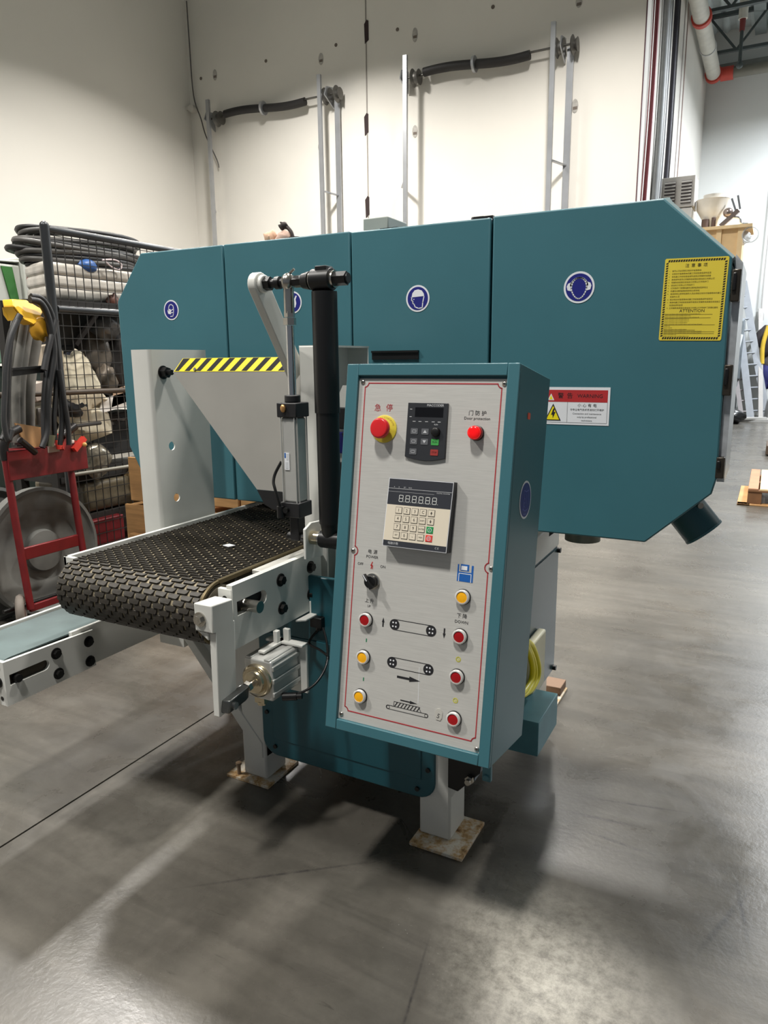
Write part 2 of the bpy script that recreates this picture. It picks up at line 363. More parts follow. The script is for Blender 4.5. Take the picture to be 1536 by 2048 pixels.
# pipes and cables running down the side wall near its corner
CONDS = [('dark red conduit nearest the wall corner', (112, 46, 52), 1301, .030, 1), ('thin maroon cable beside the dark red conduit', (104, 60, 62), 1294, .010, 1), ('broad grey steel conduit', (150, 152, 152), 1320, .055, 0),
         ('pale galvanised conduit', (190, 192, 192), 1327, .028, 0), ('slim grey conduit left of the black cables', (110, 112, 114), 1331, .016, 0), ('thick black cable bundle', (48, 46, 54), 1340, .040, 0), ('slim black cable right of the thick bundle', (58, 56, 58), 1346, .012, 0),
         ('thin grey wire', (150, 142, 138), 1357, .008, 0), ('thin brown wire furthest from the wall corner', (150, 130, 122), 1363, .010, 0)]
for lab, c, px, r, k in CONDS:
    p = at(px, 215, 'x', XC+.06); b = B()
    b.tube([(XC+.06, p.y, 1.5), (XC+.05, p.y-.02, 3.5), (XC+.07, p.y+.02*(k+1), 5.5), (XC+.06, p.y, ZC)], r, 8)
    obj('wall_conduit', b, mat('conduit_%d' % px, c, .5, .2), label=lab+' running down the wall, upper right', cat='conduit', group='conduits and cables at the wall corner')

# torsion spring assemblies and tracks of two dock doors
TRK = mat('door_track_steel', (176, 178, 182), .35, .7, var=.1, scale=3)
def door_track(xl, xr, label):
    y = YW-.32; t = thing('dock_door_track', ((xl+xr)/2, y, 0), label, 'door track', 'lift door tracks on the back wall'); zt = 6.05
    for sx, x in ((-1, xl), (1, xr)):
        b = B(); b.bar((x+.02*sx, y, .3), (x, y, zt+.28), .07, .05, (0, 1, 0)); obj('track', b, TRK, t)
        if sx > 0:
            b = B(); b.bar((x+.20*sx, YW-.06, .3), (x+.20*sx, YW-.06, zt), .10, .03, (0, 1, 0)); obj('wall_angle', b, TRK, t)
        obj('bearing_plate', B().solid([(x+.10*sx, YW-.03, zt-.20), (x+.10*sx, YW-.03, zt+.14), (x+.10*sx, y+.05, zt+.10), (x+.10*sx, y-.02, zt-.05)], (.02, 0, 0)), TRK, t)
        obj('cable_drum', B().lathe((x+(.05 if sx < 0 else .0), y+.16, zt-.02), (1, 0, 0), [(.10, 0), (.14, .02), (.09, .05), (.09, .10), (.12, .13)], 18), mat('worn_steel_drum', (120, 118, 114), .45, .7), t)
        if sx > 0: obj('cable_drum', B().lathe((x+.24, y+.16, zt-.02), (1, 0, 0), [(.12, 0), (.14, .02), (.07, .05), (.10, .09)], 18), mat('worn_steel_drum', (120, 118, 114)), t)
        for zz in (3.0, 4.45):
            obj('track_bracket', B().bar((x+.02*sx, y+.02, zz), (x+.2*sx, YW-.04, zz-.05), .05, .02), TRK, t)
    b = B().cyl((xl-.1, y+.16, zt), (xr+.3, y+.16, zt), .018, n=8); obj('torsion_shaft', b, mat('dull_shaft', (110, 108, 104), .4, .8), t)
    L = xr-xl; xm = (xl+xr)/2-.08; z = lambda u: zt-.03*math.cos(u*math.pi*2)
    SPR = mat('black_spring_cover', (34, 32, 32), .6, bump=.3, scale=40)
    for u0, u1 in ((-.36, -.015), (.015, .37)):
        b = B(); n = 6; b.tube([(xm+L*(u0+(u1-u0)*i/n), y+.16, zt-.045*math.sin((u0+(u1-u0)*i/n)*6.3)) for i in range(n+1)], .068, 12); obj('torsion_spring', b, SPR, t)
    obj('centre_bracket', B().cyl((xm-.02, y+.16, zt), (xm+.02, y+.16, zt), .12, n=16).bar((xm, y+.16, zt-.02), (xm, YW-.03, zt-.02), .04, .04), TRK, t)
    return t
door_track(-9.85, -7.36, 'left lift door track with a black sleeved spring across its top')
door_track(-5.70, -3.27, 'right lift door track with a black sleeved spring across its top')
# cable at far left of the back wall
a = [at(373, 2, 'y', 11.93), at(379, 90, 'y', 11.93), at(387, 190, 'y', 11.93), at(402, 238, 'y', 11.9), at(412, 272, 'y', 11.93), at(434, 320, 'y', 11.94), at(438, 335, 'y', 11.94)]
obj('hanging_wire', B().tube(a, .012, 6), mat('dark_wire', (96, 92, 90), .6), label='thin loose wire hanging down the back wall near the left corner', cat='wire')
p = at(384, 217, 'y', 11.9); obj('pipe_stub', B().cyl((p.x, 12, p.z), (p.x, 11.86, p.z), .07, n=12).bar((p.x-.05, 11.88, p.z), (p.x-.24, 11.88, p.z+.02), .06, .05), mat('painted_stub', (205, 200, 192), .6), label='small white painted pipe stub on the wall left of the left door track', cat='pipe')

# ---------------------------------------------------------------- far right: rack, crate, ladders
YR = 14.0
rk = thing('pallet_rack', (-1.2, YR, 0), 'pallet rack carrying a heater and a pine crate, behind the saw housing', 'rack')
RK = mat('rack_grey', (150, 152, 154), .5, .3)
zc = Z(1450, 532, YR)
for x in (-1.9, -.98):
    for y in (YR, YR+.95): obj('upright', B().box((x-.04, y-.035, 0), (x+.04, y+.035, zc-.1)), RK, rk)
obj('deck', B().box((-1.95, YR-.05, zc-.12), (-.55, YR+1.05, zc)), WOOD, rk)
for y in (YR-.04, YR+1.0): obj('beam', B().box((-1.94, y-.03, zc-.24), (-.6, y+.03, zc-.12)), RK, rk)
x0, x1 = X(1390, 480, YR), X(1484, 480, YR); z0, z1 = zc+.002, Z(1450, 452, YR)
cr = thing('wooden_crate', ((x0+x1)/2, YR+.4, z0), 'pale pine crate with a framed front on top of the rack', 'crate')
obj('panel', B().box((x0, YR+.03, z0+.02), (x1, YR+.85, z1-.01)), mat('pale_plywood', (222, 190, 142), .7, var=.06), cr)
PN = mat('pale_pine_batten', (232, 204, 158), .7, var=.08)
for u in (0, .45, .90): obj('batten', B().box((x0+(x1-x0)*u, YR, z0), (x0+(x1-x0)*u+.08, YR+.03, z1-.05)), PN, cr)
obj('batten', B().box((x0, YR-.01, z0), (x1, YR+.03, z0+.07)), PN, cr)
obj('lid', B().box((x0-.05, YR-.06, z1-.05), (x1+.14, YR+.9, z1)), PN, cr)
wr = obj('plastic_wrap', B().torus((x1+.12, YR, z1-.17), (0, 1, 0), .12, .012, k=5).lump((x1+.03, YR+.1, z1-.2), .10, (1, .6, 1), 3), mat('clear_wrap', (216, 220, 222), .25, alpha=.6), label='loose clear plastic wrap hanging off the crate end', cat='wrap')
hx0, hx1 = X(1322, 380, YR), X(1389, 380, YR); hz0, hz1 = Z(1355, 414, YR), Z(1355, 352, YR)
hz_ = thing('heater_unit', ((hx0+hx1)/2, YR+.4, z0), 'grey louvred heater cabinet on the rack, right of the conduits', 'heater')
HG = mat('heater_grey', (178, 174, 168), .5)
obj('casing', B().box((hx0, YR+.05, hz0), (hx1, YR+.6, hz1)), HG, hz_, bevel=.01)
obj('lower_casing', B().box((hx0+.06, YR+.08, z0), (hx1-.03, YR+.6, hz0-.01)), mat('pale_grey_casing', (205, 203, 198), .5), hz_)
HD = mat('louvre_shadow', (84, 78, 78), .6)
for u0, u1 in ((.10, .42), (.60, .90)):
    a = hx0+(hx1-hx0)*u0; c = hx0+(hx1-hx0)*u1
    lv = obj('louvre_opening', B().box((a, YR+.03, hz0+.06), (c, YR+.055, hz1-.08)), HD, hz_)
    for k in range(7):
        zz = hz0+.08+(hz1-hz0-.18)*k/6; obj('slat', B().obb(((a+c)/2, YR+.02, zz), ((c-a)/2, 0, 0), (0, .012, .006), (0, 0, .009)), HG, lv)
p = at(1419, 440, 'y', YR); zt = Z(1414, 393, YR)
bk = thing('white_funnel_bucket', (p.x, YR+.35, z1), 'white plastic funnel shaped bucket on top of the crate', 'bucket')
obj('bucket', B().lathe((p.x, YR+.35, z1+.02), (0, 0, 1), [(.10, 0), (.13, .12), (.25, .32), (.26, .46), (.27, .47)], 22), mat('white_plastic', (232, 226, 214), .5), bk)
obj('cup', B().lathe((p.x+.02, YR+.3, z1+.46), (0, 0, 1), [(.16, 0), (.17, .10), (.16, .1)], 18), mat('milky_plastic', (205, 200, 190), .4), bk)
obj('foot', B().cyl((p.x-.08, YR+.2, z1), (p.x-.08, YR+.2, z1+.16), .06, n=10).cyl((p.x+.05, YR+.2, z1), (p.x+.05, YR+.2, z1+.18), .035, n=10), mat('brown_rubber', (90, 72, 66), .6), bk)
p = at(1462, 430, 'y', YR)
ft = thing('chrome_clamp_tool', (p.x, YR+.2, z1), 'shiny clamp tool with two prongs lying at the right end of the crate', 'tool')
obj('body', B().bar((p.x-.16, YR+.2, z1+.03), (p.x+.10, YR+.2, z1+.26), .09, .07).ball((p.x-.06, YR+.2, z1+.24), .08), mat('worn_chrome', (160, 146, 140), .25, .8), ft)
obj('prong', B().bar((p.x+.06, YR+.2, z1+.25), (p.x-.02, YR+.2, z1+.46), .025, .03), CHROME, ft)
obj('prong', B().bar((p.x+.12, YR+.2, z1+.28), (p.x+.07, YR+.2, z1+.50), .025, .03), CHROME, ft)
obj('hook', B().tube([(p.x, YR+.2, z1+.16), (p.x+.12, YR+.2, z1+.14), (p.x+.16, YR+.2, z1+.05), (p.x+.26, YR+.2, z1+.03)], .02, 8), CHROME, ft)

def ladder(name, label, bl, br, tl, tr, n, w=.05, d=.09, col=None):
    bl, br, tl, tr = map(Vec, (bl, br, tl, tr)); t = thing(name, (bl+br)/2, label, 'ladder'); m = col or GALV
    for a, c in ((bl, tl), (br, tr)): obj('rail', B().bar(a, c, w, d, (1, 0, 0)), m, t)
    for i in range(1, n): u = (i-.3)/n; obj('rung', B().cyl(bl.lerp(tl, u), br.lerp(tr, u), .022, n=8), m, t)
AL2 = mat('aluminium_ladder', (158, 162, 168), .4, .3)
ladder('extension_ladder', 'tall aluminium ladder leaning on the far wall at the right', (-.33, 19.7, 0), (.02, 20.0, 0), (-.98, 20.7, 3.28), (-.80, 20.85, 3.32), 12, .06, .16, AL2)
ladder('step_ladder', 'grey ladder leaning just left of the tall aluminium one', (-.52, 19.6, 0), (-.30, 19.7, 0), (-.98, 20.6, 2.0), (-.82, 20.7, 2.05), 8, .06, .1, mat('grey_ladder', (140, 134, 134), .5))
obj('metal_cabinet', B().box((-1.35, 19.9, .95), (-.66, 20.6, 2.36)).box((-1.33, 19.88, .97), (-1.0, 19.9, 2.34)).box((-.99, 19.88, .97), (-.68, 19.9, 2.34)).box((-1.3, 19.95, 0), (-.7, 20.5, .95)), mat('blue_grey_cabinet', (132, 140, 146), .35, .4, var=.25, scale=4), label='blue grey metal cabinet behind the ladders', cat='cabinet', bevel=.01)
obj('white_duct', B().cyl((-.93, 19.4, .62), (-.72, 19.6, 2.0), .07, n=14).ball((-.93, 19.4, .62), .12).cyl((-.93, 19.4, .5), (-.82, 19.4, 0), .08, n=12), mat('white_duct_plastic', (220, 226, 232), .35), label='white pipe standing beside the cabinet and ladders', cat='pipe')
obj('refuse_sack', B().lump((-.72, 18.2, .17), .3, (1.0, .7, .56), 5), mat('black_sack', (30, 30, 32), .25, bump=.5, scale=9), label='black plastic sack on the floor at the foot of the ladders', cat='bag')
obj('board', B().obb((-.42, 19.1, .03), (.5, .1, 0), (-.05, .3, 0), (0, 0, .03)).obb((-.3, 18.9, .08), (.3, .16, 0), (-.03, .1, 0), (0, 0, .02)), mat('white_board', (176, 174, 170), .5), label='white board lying at the foot of the ladders', cat='board')
obj('white_shelf_unit', B().box((-1.16, 19.2, 0), (-.95, 19.6, 1.05)).box((-1.18, 19.15, .62), (-.80, 19.7, .68)).box((-1.18, 19.15, 1.0), (-.76, 19.7, 1.06)).box((-.86, 19.2, 0), (-.82, 19.24, 1.0)), mat('pale_shelf', (196, 192, 186), .5), label='small pale shelf unit left of the black sack', cat='shelf')
obj('leaning_plank', B().bar((-.12, 19.8, 0), (-.36, 20.9, 2.65), .10, .04), mat('grey_plank', (176, 172, 168), .6), label='narrow pale plank leaning behind the tall ladder', cat='plank')
obj('leaning_plank', B().bar((.10, 19.5, 0), (.02, 20.8, 1.2), .12, .04), mat('pale_plank', (214, 208, 196), .6), label='short pale plank leaning right of the tall ladder', cat='plank')
# hanging cord with plug
a = at(1528, 560, 'y', 20.9); c = at(1523, 622, 'y', 20.9)
obj('hanging_plug', B().tube([(a.x+.03, 20.9, 6.2), (a.x, 20.9, a.z), (c.x, 20.9, c.z)], .02, 6).lathe((c.x, 20.9, c.z-.28), (0, 0, 1), [(.02, 0), (.07, .06), (.07, .2), (.03, .3)], 12).cyl((c.x, 20.9, c.z-.28), (c.x-.08, 20.9, 1.9), .012, n=6), mat('grey_cord', (182, 180, 178), .5), label='grey cord with a plug hanging down the far wall above the ladders', cat='cord')
hk = at(1528, 690, 'y', 20.6)
obj('coat', B().lump((hk.x+.05, 20.6, hk.z+.05), .32, (.9, .5, 1.3), 11).lump((hk.x+.1, 20.6, hk.z-.55), .26, (.8, .5, 1.3), 12), mat('dark_coat', (50, 44, 46), .8), label='dark coat hanging on the far wall right of the ladders', cat='coat')
obj('yellow_strap', B().tube([(hk.x+.06, 20.35, hk.z+.45), (hk.x-.02, 20.33, hk.z), (hk.x, 20.35, hk.z-.45)], .05, 8), mat('strap_yellow', (222, 186, 60), .6), label='yellow strap hanging over the dark coat', cat='strap')
obj('blue_coat', B().lump((hk.x+.12, 20.4, hk.z-.80), .25, (.8, .5, 1.2), 13), mat('blue_cloth', (34, 36, 96), .8), label='blue cloth hanging below the dark coat', cat='cloth')
# pallet
pl = thing('pallet', (.5, 8.4, 0), 'wooden pallet on the floor at the right edge', 'pallet')
def pbox(n, a, c, m=WOOD): obj(n, B().box(a, c), m, pl, bevel=.004)
PB = mat('pallet_block', (120, 84, 54), .8, var=.2, scale=9)
for x in (-.19, .42, 1.0): pbox('bottom_board', (x, 8.13, 0), (x+.12, 9.3, .018))
pbox('bottom_board', (-.19, 8.13, 0), (1.2, 8.23, .018))
for x in (-.10, .48, 1.02):
    for y in (8.16, 8.7, 9.2): pbox('block', (x, y, .018), (x+.13, y+.1, .140), PB)
for y in (8.15, 8.7, 9.2): pbox('stringer', (-.10, y, .140), (1.15, y+.1, .158), PB)
for k in range(7): pbox('top_board', (-.10+k*.178-(.07 if k else 0), 8.15, .158), (-.10+k*.178+(.095 if k == 0 else .105), 9.6, .178), mat('fresh_pine', (228, 202, 156), .7, var=.1, scale=5) if k else mat('brown_pine', (170, 124, 92), .7, var=.1, scale=5))
pp = at(1534, 905, 'y', 12.5)
obj('dolly', B().box((pp.x-.02, 12.4, .02), (pp.x+.9, 13.2, .16)).cyl((pp.x+.1, 12.5, .03), (pp.x+.16, 12.5, .03), .03, n=10).cyl((pp.x+.8, 12.5, .03), (pp.x+.86, 12.5, .03), .03, n=10), mat('dark_timber', (80, 66, 54), .7), label='low dark dolly on the floor beyond the pallet', cat='dolly', bevel=.01)
# ---------------------------------------------------------------- the band resaw
def hexbolt(b, p, d, r=.014, h=.011, w=.003, wr=1.5, mi=0):
    p, d = Vec(p), Vec(d).normalized(); b.cyl(p, p+d*w, r*wr, n=18, mi=mi); b.hexa(p+d*w, p+d*(w+h), r, mi=mi); return b
RS = thing('band_resaw', (-1.2, 2.3, 0), 'large teal horizontal band resaw with white frame legs, filling the middle of the photo', 'saw')
YH = 2.4
def hp(*q): return [(x, z) for x, z in q]
FR = Plane((0, YH, 0), (1, 0, 0), (0, 0, 1))   # normal towards the viewer
TH = .022
PAN = [  # outlines of the four doors on the front face (x, z)
    [(-2.44, 1.958), (-1.992, 1.958), (-1.992, .915), (-2.42, .915), (-2.545, 1.02), (-2.60, 1.12), (-2.60, 1.765)],
    [(-1.984, 1.958), (-1.399, 1.958), (-1.399, .915), (-1.984, .915)],
    [(-1.393, 1.955), (-.860, 1.955), (-.860, .912), (-1.393, .912)],
    [(-.852, 1.958), (-.323, 1.958), (-.126, 1.778), (-.117, 1.137), (-.128, 1.085), (-.313, .911), (-.852, .911)]]
doors = []
for i, P in enumerate(PAN):
    b = B(); FR.poly(b, P, -TH, 0); doors.append(obj('door_panel', b, TEAL, RS, bevel=.005))
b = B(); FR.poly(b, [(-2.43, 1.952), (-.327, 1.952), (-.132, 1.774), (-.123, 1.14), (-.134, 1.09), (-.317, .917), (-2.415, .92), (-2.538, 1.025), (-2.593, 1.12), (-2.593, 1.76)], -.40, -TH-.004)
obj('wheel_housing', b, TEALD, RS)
b = B(); FR.poly(b, [(-.119, 1.12), (-.098, 1.12), (-.098, 1.765), (-.119, 1.79)], -.34, -.03); obj('edge_strip', b, GALV, RS, label='bright galvanised edge strip')
for z0, z1 in ((1.655, 1.745), (1.385, 1.475), (1.135, 1.20)):
    b = B(); FR.rect(b, -.123, z0, -.099, z1, -.028, .004); la = obj('latch', b, mat('bronze_latch', (66, 61, 54), .35, .6), RS, bevel=.003, label='bronze door latch')
    b = B(); FR.rect(b, -.121, z0+.03, -.110, z1-.01, .004, .012); obj('latch_lever', b, BLACK, la, bevel=.003)
b = B(); b.box((-.345, 2.42, 1.952), (-.31, 2.8, 1.962)); b.obb((-.222, 2.6, 1.868), (.098, 0, -.09), (0, .19, 0), (.004, 0, .004)); obj('top_edge_highlight', b, mat('highlight_teal_edge', (178, 198, 200), .5), RS, label='pale top edge of the right wheel cover with a painted highlight')  # thin strip; the edge highlight is put into its pale colour
b = B(); b.box((-1.31, YH-.006, 1.50), (-1.12, YH+.01, 1.53)); b.box((-1.31, YH-.012, 1.525), (-1.12, YH, 1.532)); obj('slot_cover', b, BLACK, RS, label='black slot behind the right column')
b = B().cyl((-.94, 2.44, 1.958), (-.90, 2.44, 1.958), .012, n=10).box((-.93, 2.42, 1.955), (-.86, 2.46, 1.965)); obj('top_hinge', b, BLACK, RS)
b = B(); b.box((-1.29, 2.43, 1.955), (-1.22, 2.5, 1.962)); obj('top_hinge', b, BLACK, RS)
# dust outlet and lower wheel hub
a, c = at(1366, 1012, 'y', 2.60), at(1407, 1064, 'y', 2.60); c.y = a.y = 2.6
nz = obj('dust_outlet', B().cyl(a-(c-a)*.3, c, .066, n=28), TEALD, RS, label='round teal dust outlet on the lower right corner')
obj('outlet_rim', B().cyl(c-(c-a)*.04, c+(c-a)*.03, .0675, n=28), TEAL, nz)
p = at(1397, 1010, 'y', 2.52); obj('outlet_screw', B().cyl(p, p+Vec((.008, -.012, 0)), .010, n=12), STEEL, nz)
hb = obj('wheel_hub', B().cyl((-.545, 2.55, .862), (-.545, 2.55, .93), .062, n=28), mat('greasy_steel', (120, 122, 112), .4, .6), RS, label='grey wheel hub below the housing')
obj('hub_bracket', B().solid([(-.64, 2.45, .92), (-.60, 2.45, .92), (-.64, 2.45, .885)], (0, .2, 0)), BLACK, hb)

# ---- safety signs on the doors
def blue_sign(door, u, v, r, kind):
    d = obj('safety_sign', FR.disc(B(), u, v, r, .0005, .0014, 40), SWHITE, door, label='round blue safety sign with %s' % kind)
    obj('sign_field', FR.disc(B(), u, v, r*.88, .0014, .0020, 40), NAVY, d) if False else None
    m = [NAVY, SWHITE]; b = B(); w0, w1, w2 = .0014, .0020, .0027
    FR.disc(b, u, v, r*.87, w0, w1, 40, 0); S = lambda pts: [(u+x*r, v+y*r) for x, y in pts]; lw = r*.075
    if kind == 'a dust mask':
        FR.line(b, S([(-.30, -.1), (-.32, .2), (-.2, .48), (.05, .56), (.3, .42), (.36, .1), (.3, -.35), (.2, -.62), (-.12, -.62)]), lw, w1, w2, mi=1)
        FR.poly(b, S([(-.42, .05), (-.1, .12), (.0, -.2), (-.05, -.42), (-.40, -.36), (-.48, -.1)]), w1, w2, 1)
        FR.line(b, S([(-.02, -.05), (.34, .1)]), lw, w1, w2, mi=1); FR.line(b, S([(-.05, -.25), (.3, -.25)]), lw, w1, w2, mi=1)
    elif kind == 'a hand':
        FR.poly(b, S([(-.1, -.55), (.3, -.45), (.42, -.1), (.35, .25), (.5, .55), (.38, .6), (.2, .3), (.1, .0), (-.05, -.1), (-.25, -.1)]), w1, w2, 1)
        FR.line(b, S([(-.3, .4), (-.1, .5), (.1, .42), (.16, .2)]), lw, w1, w2, mi=1)
    elif kind == 'a hard hat':
        FR.poly(b, S([(-.62, .10), (-.50, .14), (-.45, .4), (-.25, .62), (.05, .68), (.35, .58), (.52, .35), (.56, .16)]), w1, w2, 1)
        FR.line(b, S([(-.5, .06), (-.52, -.12), (-.40, -.2), (-.42, -.34), (-.3, -.42), (-.22, -.62), (.08, -.74), (.40, -.70), (.44, -.3), (.54, .12)]), lw, w1, w2, mi=1)
        FR.disc(b, u-.32*r, v-.05*r, r*.04, w1, w2, 8, 1)
    elif kind == 'ear muffs':
        FR.ring(b, u, v+.05*r, r*.56, lw, w1, w2, 20, 1, .1, 3.04)
        for sx in (-1, 1): FR.poly(b, S([(.50*sx, -.22), (.74*sx, -.16), (.80*sx, .08), (.72*sx, .26), (.50*sx, .34)]), w1, w2, 1)
        FR.line(b, S([(math.cos(t)*(.50-.10*max(0, -math.sin(t))), math.sin(t)*.66-.05) for t in (i*math.pi/12 for i in range(24))]), lw, w1, w2, True, 1)
    elif kind == 'a manual':
        pass
    obj('sign_symbol', b, m, d)
blue_sign(doors[0], -2.284, 1.716, .0415, 'a dust mask')
blue_sign(doors[1], -1.658, 1.720, .0415, 'a hand')
blue_sign(doors[2], -1.125, 1.710, .0455, 'a hard hat')
blue_sign(doors[3], -.561, 1.718, .0485, 'ear muffs')

# yellow attention notice
O = FR.P(-.312, 1.549); NP = Plane(O, Vec((.173, 0, -.004)), Vec((.004, 0, .237)))
NW, NH = .174, .237
yn = obj('attention_notice', NP.poly(B(), [(.003, 0), (NW-.003, 0), (NW, .004), (NW, NH-.003), (NW-.003, NH), (.003, NH), (0, NH-.003), (0, .004)], .0005, .0014), YEL, doors[3], label='yellow notice of printed rules headed ATTENTION')
b = B(); w0, w1 = .0014, .0018; n = 23
for i in range(n):
    u = .012+(NW-.024)*i/(n-1)
    for v in (.007, NH-.007): NP.poly(b, [(u-.0034, v-.0030), (u+.0014, v-.0030), (u+.0034, v+.0030), (u-.0014, v+.0030)], w0, w1)
n = 31
for i in range(n):
    v = .014+(NH-.028)*i/(n-1)
    for u in (.007, NW-.007): NP.poly(b, [(u-.0030, v-.0030), (u+.0030, v-.0010), (u+.0030, v+.0030), (u-.0030, v+.0010)], w0, w1)
for i, c in enumerate('注意事项'): b.text(c, .0115, NP.M(.063+i*.0165, NH-.022, w1))
R = random.Random(3)
zh = '操作人员必须经过培训才能使用本机器工作前检查各部件是否正常锯条张紧度应适当加工时禁止打开防护门清理机器先切断电源发现异常立即停机'
rows = [(0, 22), (0, 28), (0, 28), (0, 31), (0, 27), (0, 18), (0, 27), (0, 22), (0, 37), (0, 8), (0, 31), (0, 37), (0, 10), (0, 36)]
for k, (a, n) in enumerate(rows):
    n = int(n*.72); v = NH-.036-k*.0082; s = ''.join(zh[(k*7+j) % len(zh)] for j in range(n)); b.text(s, .0054, NP.M(.022, v, w1), ax='LEFT')
    if k not in (9, 12): b.text('%d.' % (k+1 if k < 9 else (k if k < 12 else k-1)), .0042, NP.M(.014, v, w1), ax='LEFT')
b.text('ATTENTION', .0125, NP.M(NW/2, .086, w1))
for k, (n, bold) in enumerate([(60, 1), (44, 0), (58, 1), (42, 0), (42, 0), (40, 0), (64, 1), (10, 0), (14, 0), (40, 1), (64, 1), (64, 1), (22, 0), (44, 0)]):
    v = .0775-k*.0050; words = 'please read these rules carefully before work and keep all guards closed while the blade runs '; s = (words*2)[:n]
    b.text(s, .0041, NP.M(.012, v, w1), ax='LEFT')
    if bold: NP.rect(b, .012, v-.0023, .012+n*.0022, v-.0016, w0, w1)
obj('notice_lettering', b, mat('print_brown_black', (34, 30, 14), .6), yn)

# warning label
WP = Plane(FR.P(-.668, 1.284), (1, 0, 0), (0, 0, 1)); WW, WH = .221, .122
wl = obj('warning_label', WP.rect(B(), 0, 0, WW, WH, .0005, .0014), SWHITE, doors[3], label='red and white electrical warning label')
b = B(); w0, w1, w2 = .0014, .0018, .0023
WP.rect(b, .005, .074, WW-.007, WH-.009, w0, w1, 0)
for a in (((.005, .007), (WW-.007, .007)), ((.086, .007), (.086, .074)), ((.005, .007), (.005, .074)), ((WW-.007, .007), (WW-.007, .074))): WP.line(b, a, .0008, w0, w1, mi=1)
WP.poly(b, [(.012, .012), (.066, .012), (.039, .068)], w0, w1, 1); WP.poly(b, [(.0175, .0155), (.0605, .0155), (.039, .0605)], w1, w2, 2)
WP.poly(b, [(.040, .052), (.045, .052), (.042, .040), (.048, .041), (.039, .020), (.038, .032), (.033, .031)], w2, w2+.0004, 1)
WP.poly(b, [(.020, .079), (.042, .079), (.031, .101)], w1, w2, 3); WP.poly(b, [(.025, .082), (.037, .082), (.031, .096)], w2, w2+.0003, 2)
for i, c in enumerate('警告'): b.text(c, .020, WP.M(.063+i*.030, .0935, w1+.0004), 1)
b.text('WARNING', .0168, WP.M(.158, .0935, w1+.0004), 1)
for i, c in enumerate('小心有电'): b.text(c, .0125, WP.M(.125+i*.0165, .063, w1), 1)
b.text('非专业电气技术员请勿打开维护', .0078, WP.M(.150, .049, w1), 1); b.text('Connection and maintenance', .0078, WP.M(.150, .0365, w1), 1)
b.text('only by professional', .0078, WP.M(.150, .0255, w1), 1); b.text('technicians', .0078, WP.M(.150, .0145, w1), 1)
obj('label_print', b, [mat('warning_red', (180, 44, 46), .5), DPRINT, HYEL, SWHITE], wl)

# ---- columns
def column(xw, s, holes):
    b = B(); x0, x1 = (xw-.006, xw) if s < 0 else (xw, xw+.006); t = .006; r = .012
    # web in the Y-Z plane with round holes: strips around square cut-outs closed by rings
    b.box((x0, 1.97, .64), (x1, 2.275, 1.545)); b.box((min(xw, xw+.088*s), 1.97, .64), (max(xw, xw+.088*s), 1.976, 1.545))
    b.box((min(xw, xw+.088*s), 2.269, .64), (max(xw, xw+.088*s), 2.275, 1.545)); b.box((min(xw, xw+.02*s), 1.97, .64), (max(xw, xw+.02*s), 2.275, .65))
    c = obj('column', b, WHITE, RS, bevel=.004)
    for y, z in holes: obj('bolt_hole', B().cyl((xw+.0008, y, z), (xw-.002, y, z), .0165, n=22, mi=0).torus((xw+.0005, y, z), (1, 0, 0), .0165, .0016, 22, 5, mi=1), [TEALD if z > 1.1 else CARD, SWHITE], c)
    return c
c1 = column(-2.0, -1, ())
# rounded upper corners of the left column and its holes cut right through the web
c2 = column(-1.345, 1, ())
obj('column_shade_cap', B().box((-1.345, 1.972, 1.541), (-1.257, 2.277, 1.547)), WHITE, RS)  # plate added to shade the channel interior and catch a bright top line
hl = B(); 
bpy.data.objects.remove(c1); 
def web_with_holes(b, x0, x1, y0, y1, z0, z1, holes, r):
    """plate in the Y-Z plane with real round holes, stacked in Z bands"""
    zs = sorted(holes, key=lambda h: h[1]); z = z0
    for y, zc in zs:
        b.box((x0, y0, z), (x1, y1, zc-r)); z = zc+r; n = 10
        for s, ye in ((-1, y0), (1, y1)):
            arc = [(y+s*r*math.cos(t), zc+r*math.sin(t)) for t in (-math.pi/2+math.pi*i/n for i in range(n+1))]
            for i in range(n): b.solid([(x0, ye, arc[i][1]), (x0, arc[i][0], arc[i][1]), (x0, arc[i+1][0], arc[i+1][1]), (x0, ye, arc[i+1][1])], (x1-x0, 0, 0))
    b.box((x0, y0, z), (x1, y1, z1)); return b
b = web_with_holes(B(), -2.006, -2.0, 1.985, 2.275, .64, 1.545, [(2.055, 1.186), (2.062, .985)], .0165)
b.solid([(-2.0, 1.985, .64), (-2.0035, 1.9755, .64), (-2.013, 1.972, .64), (-2.088, 1.972, .64), (-2.088, 1.978, .64), (-2.013, 1.978, .64), (-2.006, 1.985, .64)], (0, 0, .905))
b.box((-2.088, 2.269, .64), (-2.006, 2.275, 1.545)); b.box((-2.088, 1.978, 1.539), (-2.006, 2.269, 1.545)); b.box((-2.088, 1.978, .64), (-2.006, 2.269, .65))
obj('column', b, WHITE, RS)
obj('cross_member', B().box((-2.10, 2.0, .60), (-1.25, 2.26, .645)), WHITE, RS)
gp = hexbolt(B(), (-2.0, 2.035, 1.462), (1, 0, 0), .020, .022, .004, 1.25); gp.cyl((-2.0, 2.035, 1.462), (-1.955, 2.035, 1.462), .010)
obj('guard_pivot', gp, BLACK, RS)
